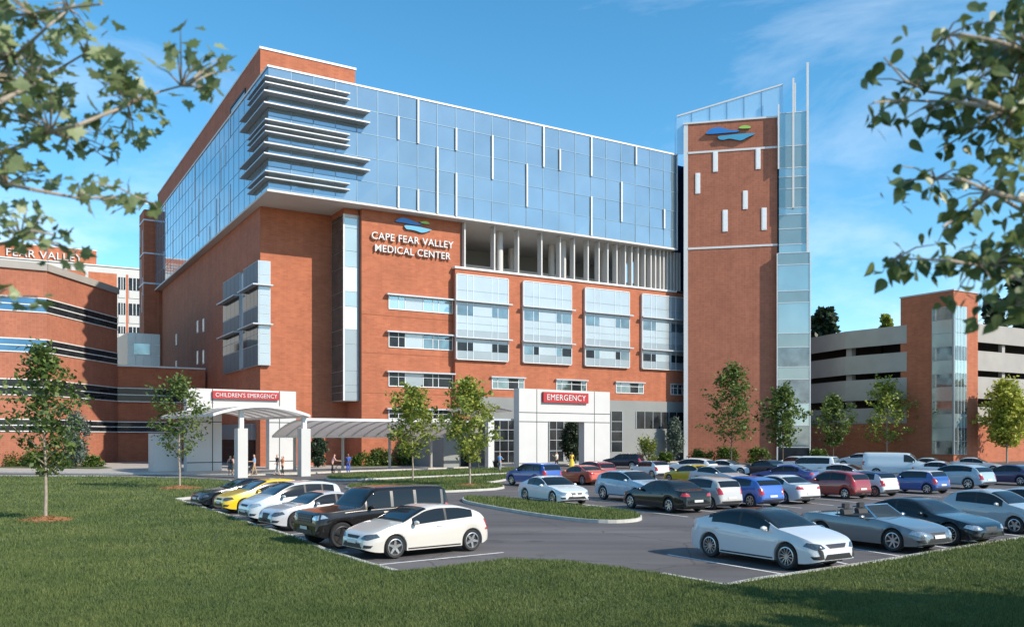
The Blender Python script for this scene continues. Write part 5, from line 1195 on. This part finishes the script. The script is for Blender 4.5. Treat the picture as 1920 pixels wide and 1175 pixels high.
tree('young_tree', 'dark green tree against the garage wall right of the tower', 1562, 866, 746, 84, 'leaf', 3000, 17, .28, .30, .05, 'bark', 'oval')
tree('young_tree', 'yellow-green thin tree left of the brick garage tower', 1663, 866, 718, 100, 'leafy', 2600, 18, .27, .30, .05, 'barkpale', 'pyr', spread=1.45)
tree('broad_tree', 'bright lime-green full tree at the right edge before the garage', 1888, 868, 724, 108, 'leafy2', 8000, 19, .24, .36, .08, 'barkpale', 'oval', group='broad trees', limbs=60)
def column_shrub(label, px, py, ptop, pw, m='leafc', n=4200, seed=5, Y=None, leaf=.22):
    P = ground(px, py) if Y is None else Vector(((px-CX)/F*Y, Y, 0)); sc = P.y/F; zb_ = P.y and (H-(py-HY)*sc); hgt = (py-ptop)*sc; rad = pw*sc/2
    t = thing('columnar_evergreen', label, 'evergreen', (P.x, P.y, .1), 0, 'columnar evergreens'); rng = np.random.RandomState(seed)
    MB().tube((0,0,0),(0,0,hgt*.8),.07,.02,6).build('stem', M['bark'], t, True)
    nc = 60; u = rng.rand(nc); a = rng.rand(nc)*6.28; q = np.sqrt(rng.rand(nc))*rad*(np.sin(np.pi*np.clip(u,.02,1)**.8)**.5)*.85
    cc = np.stack([np.cos(a)*q, np.sin(a)*q, .12*hgt+u*hgt*.84], 1); k = rng.randint(0, nc, n)
    C = cc[k]+rng.normal(0, 1, (n,3))*np.array([rad*.17, rad*.17, hgt*.045]); C = C[C[:,2] > .15]
    link('foliage', leaf_mesh('foliage', C, leaf, rng, up=.1), M[m], t); return t
column_shrub('grey-green columnar evergreen behind the thin tree at far left', 143, 880, 772, 50, seed=21)
column_shrub('columnar evergreen under the start of the walkway canopy', 597, 878, 818, 34, 'leafd', seed=22)
column_shrub('dark columnar evergreen seen through the emergency portal opening', 1070, 872, 788, 40, 'leafd', seed=23)
column_shrub('slim grey-green evergreen in the corner left of the brick tower', 1265, 865.5, 787, 34, seed=24)
def bush(label, px, py, w_, h_, m='bush', n=2200, seed=1, cat='shrub', name='shrub', group='shrubs along the walls', leaf=.2):
    P = ground(px, py); sc = P.y/F; rw, rh = w_*sc/2, h_*sc
    t = thing(name, label, cat, (P.x, P.y, .14), 0, group); rng = np.random.RandomState(seed)
    st = MB(); r_ = random.Random(seed)
    for i in range(9): a = r_.random()*6.28; st.tube((0,0,0),(math.cos(a)*rw*.6,math.sin(a)*rw*.4,rh*.7),.03,.01,5)
    st.build('stems', M['bark'], t)
    nc = 26; a = rng.rand(nc)*6.28; q = np.sqrt(rng.rand(nc)); z = rng.rand(nc)**.8*.85
    cc = np.stack([np.cos(a)*q*rw*(1-z*.45), np.sin(a)*q*rw*.6*(1-z*.4), z*rh], 1); k = rng.randint(0, nc, n)
    C = cc[k]+rng.normal(0, 1, (n,3))*np.array([rw*.16, rw*.14, rh*.12]); C[:,2] = np.abs(C[:,2])
    link('foliage', leaf_mesh('foliage', C, leaf, rng, up=.5), M[m], t); return t
for i, (px, py, w_, h_, m, lb) in enumerate([
    (15,876,70,38,'bush','bright green shrub at the far left edge'),(70,876,60,30,'bush','green shrub below the thin tree at left'),(118,876,50,26,'bush','green shrub left of the tall evergreen at far left'),(170,877,44,24,'bush','small bright shrub right of the tall evergreen at far left'),
    (683,875,52,24,'bush','low shrub right of the person in blue scrubs'),(715,875,46,32,'leaf','taller dark shrub between two canopy posts'),(758,874,56,34,'leaf','dark shrub right of the middle canopy post'),(790,874,40,24,'bush','low shrub behind the right canopy post'),
    (1153,866,32,24,'bush','yellow-green shrub above the black off-roader'),(1215,868,42,46,'leafy','large yellow-green shrub in front of the grey wall'),(1248,868,28,18,'bush','low shrub left of the slim evergreen'),
    (1315,869,50,26,'bush','shrub at the left foot of the brick tower'),(1362,869,52,30,'bush','shrub behind the dark green open tree'),(1425,869,48,28,'bush','shrub at the right foot of the brick tower'),(1533,868,38,26,'bush','bright green shrub right of the glass column')]):
    bush(lb, px, py, w_, h_, m, 1900, 40+i)
# far trees over the garage
def fartree(label, x0, x1, ytop, ybot, Y, m='leafd', seed=1, n=7000, shape='round'):
    pxc = (x0+x1)/2; P = Vector(((pxc-CX)/F*Y, Y, 0)); hgt = H+(HY-ytop)/F*Y; wd = (x1-x0)/F*Y
    tree('far_tree', label, 0, 0, 0, 0, m, n, seed, max(.2, 1-(ybot-ytop)*1.5/F*Y/hgt), .9, .05, 'bark', shape, 'trees beyond the garage', 50, base=P, height=hgt, width=wd)
fartree('dark round tree rising behind the garage left of the white cloud', 1518, 1574, 588, 640, 180, 'leafd', 61)
fartree('small autumn-tinted tree top above the garage parapet', 1650, 1676, 592, 625, 200, 'leafy', 62, 2500, 'pyr')
fartree('large dark conifer behind the garage at the right, left of another', 1836, 1892, 560, 640, 165, 'leafd', 63, 9000, 'pyr')
fartree('tallest dark conifer behind the garage at the right edge', 1880, 1950, 522, 640, 170, 'leafd', 64, 11000, 'pyr')
# ------------------------------------------------------------------ near trees framing the picture
def outline(kind):
    if kind == 'maple':
        p = [(0,0),(.16,.10),(.44,.02),(.40,.22),(.62,.40),(.40,.48),(.42,.62),(.20,.58),(0,1.0)]
        return p+[(-a, b) for a, b in p[-2:0:-1]]
    p = [(0,0),(.26,.10),(.38,.32),(.30,.58),(.14,.82),(0,1.05)]
    return p+[(-a, b) for a, b in p[-2:0:-1]]
def near_tree(name, label, trunk_xy, hgt, trunkr, branches, clusters, kind, size, m, seed, depth, dens=1.7):
    t = thing(name, label, 'tree', (trunk_xy[0], trunk_xy[1], 0), 0); r_ = random.Random(seed); o = Vector((trunk_xy[0], trunk_xy[1], 0))
    MB().chain([(0,0,0),(.05,.02,hgt*.3),(0,.05,hgt*.6),(.06,0,hgt)], [trunkr,trunkr*.8,trunkr*.55,trunkr*.25], 12).build('trunk', M['bark'], t, True)
    segs = []; bm_ = MB()
    for br in branches:
        P = []
        for i, (px, py) in enumerate(br): P.append(at(px, py, depth+.5*math.sin(i*1.7+len(segs))) - o)
        st = Vector((0, 0, max(2.2, P[0].z-.7))); P = [st]+P
        rr_ = [.015*(1-i/len(P))**1.3+.003 for i in range(len(P))]; bm_.chain([tuple(p) for p in P], rr_, 8); segs += [(P[i], P[i+1]) for i in range(1, len(P)-1)]
    shp = outline(kind); n = len(shp); V = []; Fc = []
    for (cx, cy, rx, ry, k) in clusters:
        c = at(cx, cy, depth)-o
        # nearest point on a branch
        best = min(((s[0]+(s[1]-s[0])*u) for s in segs for u in (0,.25,.5,.75,1)), key=lambda p: (p-c).length)
        rxm, rym = rx/F*depth, ry/F*depth
        for i in range(int(k*dens)):
            while True:
                a, b, d = r_.uniform(-1,1), r_.uniform(-1,1), r_.uniform(-1,1)
                if a*a+b*b < 1: break
            q = c+Vector((a*rxm, d*(.25+rxm*.8), b*rym))
            if i % 4 == 0: mid = (best+q)/2+Vector((0,0,.02)); bm_.chain([tuple(best), tuple(mid), tuple(q)], [.006,.004,.002], 5)
            # leaf frame: hangs outward and down, face roughly up/sideways
            ax_ = Vector((r_.gauss(0,.8), r_.gauss(0,.8), r_.gauss(-.7 if kind != 'maple' else -.15,.5))).normalized()
            nn = Vector((r_.gauss(0,.6), r_.gauss(-.5,.6), r_.gauss(.7,.5))); nn = (nn-ax_*nn.dot(ax_)).normalized(); sd_ = ax_.cross(nn)
            s = size*r_.uniform(.6, 1.25); i0 = len(V); fold = r_.uniform(.05,.3); curl = r_.uniform(-.1,.3)
            V.append(tuple(q+ax_*s*.4))
            for (u, v) in shp: V.append(tuple(q+ax_*(v*s)+sd_*(u*s)+nn*(abs(u)*s*fold-curl*v*v*s*.4)))
            for j in range(n): Fc.append((i0, i0+1+j, i0+1+(j+1) % n))
    # the part of the crown that stays outside the picture: along the limbs back to the trunk and above
    sgn = -1 if trunk_xy[0] < 0 else 1; extra = []
    for br in branches:
        p = at(*br[0], depth)-o; st = Vector((0,0,max(2.2, p.z-.7)))
        for u in (.25, .45, .65, .85): extra.append((st+(p-st)*u, .34))
    for i in range(46):
        a = r_.uniform(0, 6.283); rr2 = r_.uniform(.4, 1.9); extra.append((Vector((sgn*.5+math.cos(a)*rr2*.8, math.sin(a)*rr2*.9-.3, r_.uniform(3.2, hgt+.3))), .38))
    for c, rad_ in extra:
        if abs(c.x+o.x) < 3.35: continue
        s0 = Vector((0,0,max(2.4, c.z-.6))); bm_.chain([tuple(s0), tuple((s0+c)/2+Vector((0,0,.1))), tuple(c)], [.018,.012,.004], 5)
        for i in range(42):
            q = c+Vector((r_.gauss(0,1), r_.gauss(0,1), r_.gauss(0,.8)))*rad_*.6
            if abs(q.x+o.x) < (q.y+o.y)*.66+.1: continue
            ax_ = Vector((r_.gauss(0,.8), r_.gauss(0,.8), r_.gauss(-.4,.5))).normalized(); nn = Vector((r_.gauss(0,.6), r_.gauss(-.3,.6), r_.gauss(.7,.5))); nn = (nn-ax_*nn.dot(ax_)).normalized(); sd_ = ax_.cross(nn)
            s = size*1.15*r_.uniform(.6, 1.25); i0 = len(V); V.append(tuple(q+ax_*s*.4))
            for (u, v) in shp: V.append(tuple(q+ax_*(v*s)+sd_*(u*s)+nn*(abs(u)*s*.15)))
            for j in range(n): Fc.append((i0, i0+1+j, i0+1+(j+1) % n))
    bm_.build('branches', M['barkpale'], t, True)
    me = bpy.data.meshes.new('foliage'); me.from_pydata(V, [], Fc); me.update(); link('foliage', me, M[m], t); return t
CL = [(40,40,60,45,46),(110,30,50,24,20),(150,12,25,15,7),(180,8,20,10,4),(30,120,50,45,46),(15,190,35,45,30),(85,140,35,35,22),(180,88,38,16,11),(165,75,16,12,5),(45,235,55,35,36),(120,208,45,26,22),(213,150,32,20,13),(245,162,38,30,24),(200,228,50,22,20),(235,195,40,22,18),(150,255,50,18,16),(265,180,24,22,12),
      (15,310,40,35,26),(60,335,28,22,10),(312,148,10,8,3),(373,128,24,30,22),(400,105,16,12,6),(425,113,10,4,2),(160,360,26,13,9),(212,372,32,16,15),(272,378,15,20,8),(55,398,20,15,7),(55,450,42,36,34),(90,435,18,20,10),(8,558,18,14,5),(65,552,12,20,4),(-40,100,60,120,60),(-30,300,50,80,30)]
BL = [[(-160,230),(-20,160),(40,95),(90,50),(140,8)],[(-180,380),(-40,300),(40,275),(80,250),(145,235),(240,197),(300,172),(355,157),(415,114)],[(-180,430),(-60,350),(0,342),(60,355),(150,372),(230,368),(290,382)],[(-150,520),(-40,470),(20,452),(60,432),(100,440)],[(-150,600),(-60,568),(0,556),(70,556)],[(-160,100),(-40,40),(60,25),(190,8)],[(-100,250),(0,190),(60,160),(110,130),(180,88)]]
near_tree('maple_tree', 'near leafy maple reaching in from the top left corner', (-5.4, 4.6), 8.5, .16, BL, CL, 'maple', .083, 'fgl', 71, 4.6, 1.2)
CR = [(1890,30,30,35,20),(1905,70,25,40,18),(1800,70,36,18,9),(1762,66,10,8,3),(1850,90,40,34,20),(1900,130,25,50,26),(1780,108,22,22,9),(1658,112,12,16,4),(1690,140,20,10,4),(1702,180,22,18,7),(1640,190,8,6,1),(1668,205,18,10,4),(1745,205,28,24,10),(1800,185,34,34,20),(1860,200,42,38,24),(1900,240,20,46,20),(1840,240,30,20,10),(1720,140,22,20,5),
      (1682,350,14,18,3),(1665,325,5,5,1),(1722,355,20,20,6),(1775,335,26,20,7),(1830,330,30,22,9),(1845,385,20,14,4),(1880,350,25,25,9),(1905,300,14,26,5),(1775,415,24,26,9),(1805,450,14,18,4),(1682,486,16,14,6),(1722,492,30,18,11),(1780,498,34,20,13),(1850,480,40,28,17),(1900,500,20,50,20),(1815,545,28,20,8),(1875,565,34,26,12),(1890,590,24,16,6),(1908,430,10,50,9),(1960,150,50,140,50),(1960,450,45,140,35)]
BR = [[(2100,330),(1960,240),(1900,212),(1850,192),(1800,180),(1740,172),(1695,150),(1658,108)],[(2100,300),(1940,220),(1850,200),(1790,190),(1740,190),(1700,188),(1638,192)],[(2100,160),(1960,110),(1880,80),(1800,64),(1752,70)],[(2100,480),(1960,420),(1900,385),(1860,360),(1800,335),(1740,335),(1668,340)],[(2100,590),(1960,540),(1900,520),(1850,500),(1780,488),(1680,484)],[(2100,640),(1980,590),(1900,570),(1830,555)],[(1860,360),(1815,395),(1790,410),(1768,425)]]
near_tree('birch_tree', 'near small-leaved tree reaching in from the top right corner', (5.6, 4.7), 8.5, .14, BR, CR, 'ovate', .078, 'fgr', 72, 4.4, 2.1)
tree('shade_tree', 'tree just outside the frame on the right whose shade falls over the grass corner', 0, 0, 0, 0, 'leaf', 11000, 77, .35, .30, .07, 'bark', 'oval', 'trees outside the frame', 46, base=Vector((16.5, 11.5, 0)), height=7.5, width=7.5)
tree('shade_tree', 'smaller tree outside the frame on the right near the camera', 0, 0, 0, 0, 'leaf', 9000, 78, .35, .30, .07, 'bark', 'oval', 'trees outside the frame', 46, base=Vector((12.0, 8.0, 0)), height=7.0, width=6.5)

# ------------------------------------------------------------------ people
def skin_mesh(name, chains, m, parent, sub=1):
    """chains: list of [(co, radius)...]; each chain after the first starts at an existing joint"""
    V = []; E = []; Rr = []; idx = {}
    for ch in chains:
        prev = None
        for co, r in ch:
            k = tuple(round(c, 4) for c in co)
            if k not in idx: idx[k] = len(V); V.append(k); Rr.append(r)
            if prev is not None: E.append((prev, idx[k]))
            prev = idx[k]
    me = bpy.data.meshes.new(name); me.from_pydata(V, E, []); o = bpy.data.objects.new(name, me); COL.objects.link(o)
    md = o.modifiers.new('skin', 'SKIN'); me.skin_vertices[0].data[0].use_root = True
    for i, r in enumerate(Rr): me.skin_vertices[0].data[i].radius = (r, r)
    s = o.modifiers.new('sub', 'SUBSURF'); s.levels = sub; s.render_levels = sub
    bpy.context.view_layer.update(); nm = bpy.data.meshes.new_from_object(o.evaluated_get(bpy.context.evaluated_depsgraph_get()))
    bpy.data.objects.remove(o); nm.polygons.foreach_set('use_smooth', [True]*len(nm.polygons)); nm.name = name
    return link(name, nm, m, parent)
SK = [mat('skin_light', (.55,.33,.24), .55, var=.05), mat('skin_dark', (.20,.11,.075), .55, var=.05)]
HR = [mat('hair_dark', (.02,.015,.012), .6, var=0), mat('hair_brown', (.10,.05,.025), .6, var=0)]
def cloth(c, var=.08, scale=8): return mat('cloth', c, .85, var=var, scale=scale)
def person(label, px, py, topc, legc, face=0, hgt=1.72, skin=0, hair=0, dress=False, step=.12, arms=((.25,.1),(-.1,.05)), lean=0, longhair=False, sleeve=True, zbase=.12, spots=None):
    P = ground(px, py, zbase); k = hgt/1.72
    t = thing('person', label, 'person', (P.x, P.y, zbase), face); t.scale = (k, k, k); Sm = SK[skin]
    # body faces +x in its own frame; y to the left
    pel = (0,0,.92); ch = (lean*.5,0,1.18); nk = (lean,0,1.44); hd = (lean+.02,0,1.55)
    chains = [[(pel,.125),((lean*.25,0,1.05),.115),(ch,.135),((lean*.85,0,1.34),.12),(nk,.055),(hd,.082),((lean+.015,0,1.635),.088),((lean+.01,0,1.69),.06)]]
    hands = []
    for s, st, (fw, up) in ((1, step, arms[0]), (-1, -step, arms[1])):
        hip = (0, s*.09, .88); kn = (st*.55+.02, s*.10, .49); an = (st, s*.10, .09); toe = (st+.17, s*.11, .035)
        chains.append([(pel,.125),(hip,.088),(kn,.058),(an,.040),(toe,.035)])
        sh = (lean*.85, s*.17, 1.37); el = (lean*.85+fw*.35-.02, s*.24, 1.10+up*.1); wr = (lean*.85+fw, s*.22, .88+up)
        chains.append([((lean*.85,0,1.34),.12),(sh,.058),(el,.040),(wr,.027)])
        d = (Vector(wr)-Vector(el)).normalized(); pm = Vector(wr)+d*.07; pm_t = tuple(pm); chains.append([(wr,.027),(pm_t,.030)])
        side = Vector((0,1,0)).cross(d).normalized()
        for f in range(4):
            o_ = side*(.024-.016*f); p1_ = pm+o_*.9+d*.02; p2_ = p1_+d*(.035+.006*(1.5-abs(f-1.5)))+Vector((0,-s*.006,0)); p3_ = p2_+d*.024+Vector((0,-s*.016,0))
            chains.append([(pm_t,.030),(tuple(p1_),.0095),(tuple(p2_),.0085),(tuple(p3_),.0075)])
        th1 = Vector(wr)+d*.03+side*.034; th2 = th1+d*.035+side*.014
        chains.append([(wr,.027),(tuple(th1),.011),(tuple(th2),.009)])
    # face: nose and ears as small ridges
    chains.append([(hd,.082),((lean+.112,0,1.57),.014)])
    b = skin_mesh('body', chains, Sm, t)
    hb_ = [[((lean-.015,0,1.66),.092),((lean-.045,0,1.60),.085)]+([((lean-.07,0,1.48),.07),((lean-.07,0,1.36),.05)] if longhair else [])]
    skin_mesh('hair', hb_, HR[hair], t)
    tc_ = [[((0,0,.95),.135),((lean*.25,0,1.06),.13),(ch,.150),((lean*.85,0,1.35),.128),((lean*.93,0,1.41),.07)]]
    if sleeve:
        for s, (fw, up) in ((1, arms[0]), (-1, arms[1])):
            tc_.append([((lean*.85,0,1.35),.128),((lean*.85,s*.17,1.37),.072),((lean*.85+fw*.25-.015,s*.225,1.17+up*.07),.056)])
    skin_mesh('top', tc_, cloth(topc, .5 if spots else .08, 14 if spots else 8), t)
    if dress: 
        mb = MB(); rows = []
        for (z, r_) in ((1.0,.14),(.85,.17),(.6,.21),(.42 if not spots else .5,.23)) if dress == 1 else ((1.0,.14),(.8,.19),(.45,.24),(.10,.28)):
            rows.append([(r_*math.cos(a*math.pi/8)*(1+.06*(a%2)), r_*1.05*math.sin(a*math.pi/8)*(1+.06*(a%2)), z) for a in range(17)])
        mb.grid(rows).build('skirt', cloth(legc, .5 if spots else .08, 14), t, True, fix=False)
    else:
        lc_ = [[((0,0,.96),.135),(pel,.138)]]
        for s, st in ((1, step), (-1, -step)): lc_.append([(pel,.138),((0,s*.09,.86),.098),((st*.55+.02,s*.10,.49),.072),((st*.95,s*.10,.13),.058)])
        skin_mesh('trousers', lc_, cloth(legc), t)
    for s, st in ((1, step), (-1, -step)): skin_mesh('shoe', [[((st-.04,s*.10,.045),.045),((st+.06,s*.105,.045),.045),((st+.17,s*.11,.035),.036)]], M['black'], t)
    return t
person('woman in a black and white patterned dress beside the left square pillar', 432, 891, (.05,.05,.05), (.12,.12,.12), -1.0, 1.70, dress=1, hair=1, longhair=True, spots=True, sleeve=False)
person('woman in a pale top close behind the woman in the patterned dress', 439, 889.5, (.65,.45,.42), (.10,.10,.10), 2.2, 1.66, dress=1, hair=0, longhair=True, sleeve=False, spots=True)
person('man in a light blue shirt and tan trousers walking behind a stroller', 477, 890, (.22,.42,.66), (.42,.28,.16), 3.6, 1.78, arms=((.42,.25),(.42,.25)), step=.2)
person('man in a black shirt and pale shorts walking with a companion right of the pillar', 520, 890, (.02,.02,.03), (.5,.48,.45), -2.4, 1.80, step=.24)
person('woman in an orange top walking beside the man in the black shirt', 530, 890.5, (.65,.20,.08), (.03,.03,.03), -2.2, 1.66, step=.2, hair=0, longhair=True)
person('person in a pink top leaning forward over a walking frame', 623, 886, (.62,.36,.38), (.02,.02,.03), .4, 1.70, lean=.18, arms=((.5,.22),(.5,.22)), step=.08)
person('person in bright blue scrubs standing by a canopy post', 653, 887, (.05,.12,.50), (.045,.11,.48), -1.6, 1.78, skin=1, step=.04)
person('person in a light blue shirt with a stroller at the grey pier', 937, 883, (.16,.36,.70), (.35,.35,.38), 1.2, 1.74, arms=((.4,.25),(.4,.25)), step=.1)
person('person in a cream top and black trousers inside the emergency portal', 1044, 876.5, (.68,.64,.52), (.02,.02,.02), 2.6, 1.72, hair=0, arms=((.3,.4),(0,.05)))
person('woman in a long yellow dress right of the person in cream', 1072, 876.5, (.72,.50,.06), (.72,.50,.06), -1.2, 1.68, dress=2, skin=1, longhair=True)
def stroller(label, px, py, face, cat='stroller', name='stroller'):
    P = ground(px, py, .12); t = thing(name, label, cat, (P.x, P.y, .12), face)
    f = MB()
    for s in (-.22, .22): f.tube((-.35,s,1.0),(.25,s,.12),.014).tube((.0,s,.5),(-.3,s,.12),.014)
    f.tube((-.35,-.22,1.0),(-.35,.22,1.0),.016); f.build('frame', M['rimd'], t, True)
    if name == 'stroller':
        MB().prism([(-.12,.42),(.28,.36),(.34,.50),(.02,.52),(-.2,.95),(-.3,.92)], -.19, .19, 'y').build('seat', M['plastic'], t)
        g = MB(); g.grid([[(-.2+.32*math.sin(a*math.pi/10), s, .75+.3*math.cos(a*math.pi/10)) for a in range(6)] for s in (-.2,-.1,0,.1,.2)]).build('hood', M['plastic'], t, True, fix=False)
    for x in (-.3, .25):
        for s in (-.22, .22):
            g = MB(); n = 14; rows = [[(x+q*math.cos(k*2*math.pi/n), s+y, .12+q*math.sin(k*2*math.pi/n)) for q, y in ((.08,-.015),(.12,-.015),(.12,.015),(.08,.015))] for k in range(n+1)]
            g.grid(rows).build('wheel', M['tyre'], t, True)
    return t
stroller('dark stroller pushed by the man in tan trousers', 468, 890, 3.6)
stroller('red-brown stroller in front of the person at the grey pier', 930, 883, 1.2)
stroller('thin walking frame held by the leaning person in pink', 630, 886, 3.5, 'walker', 'walking_frame')
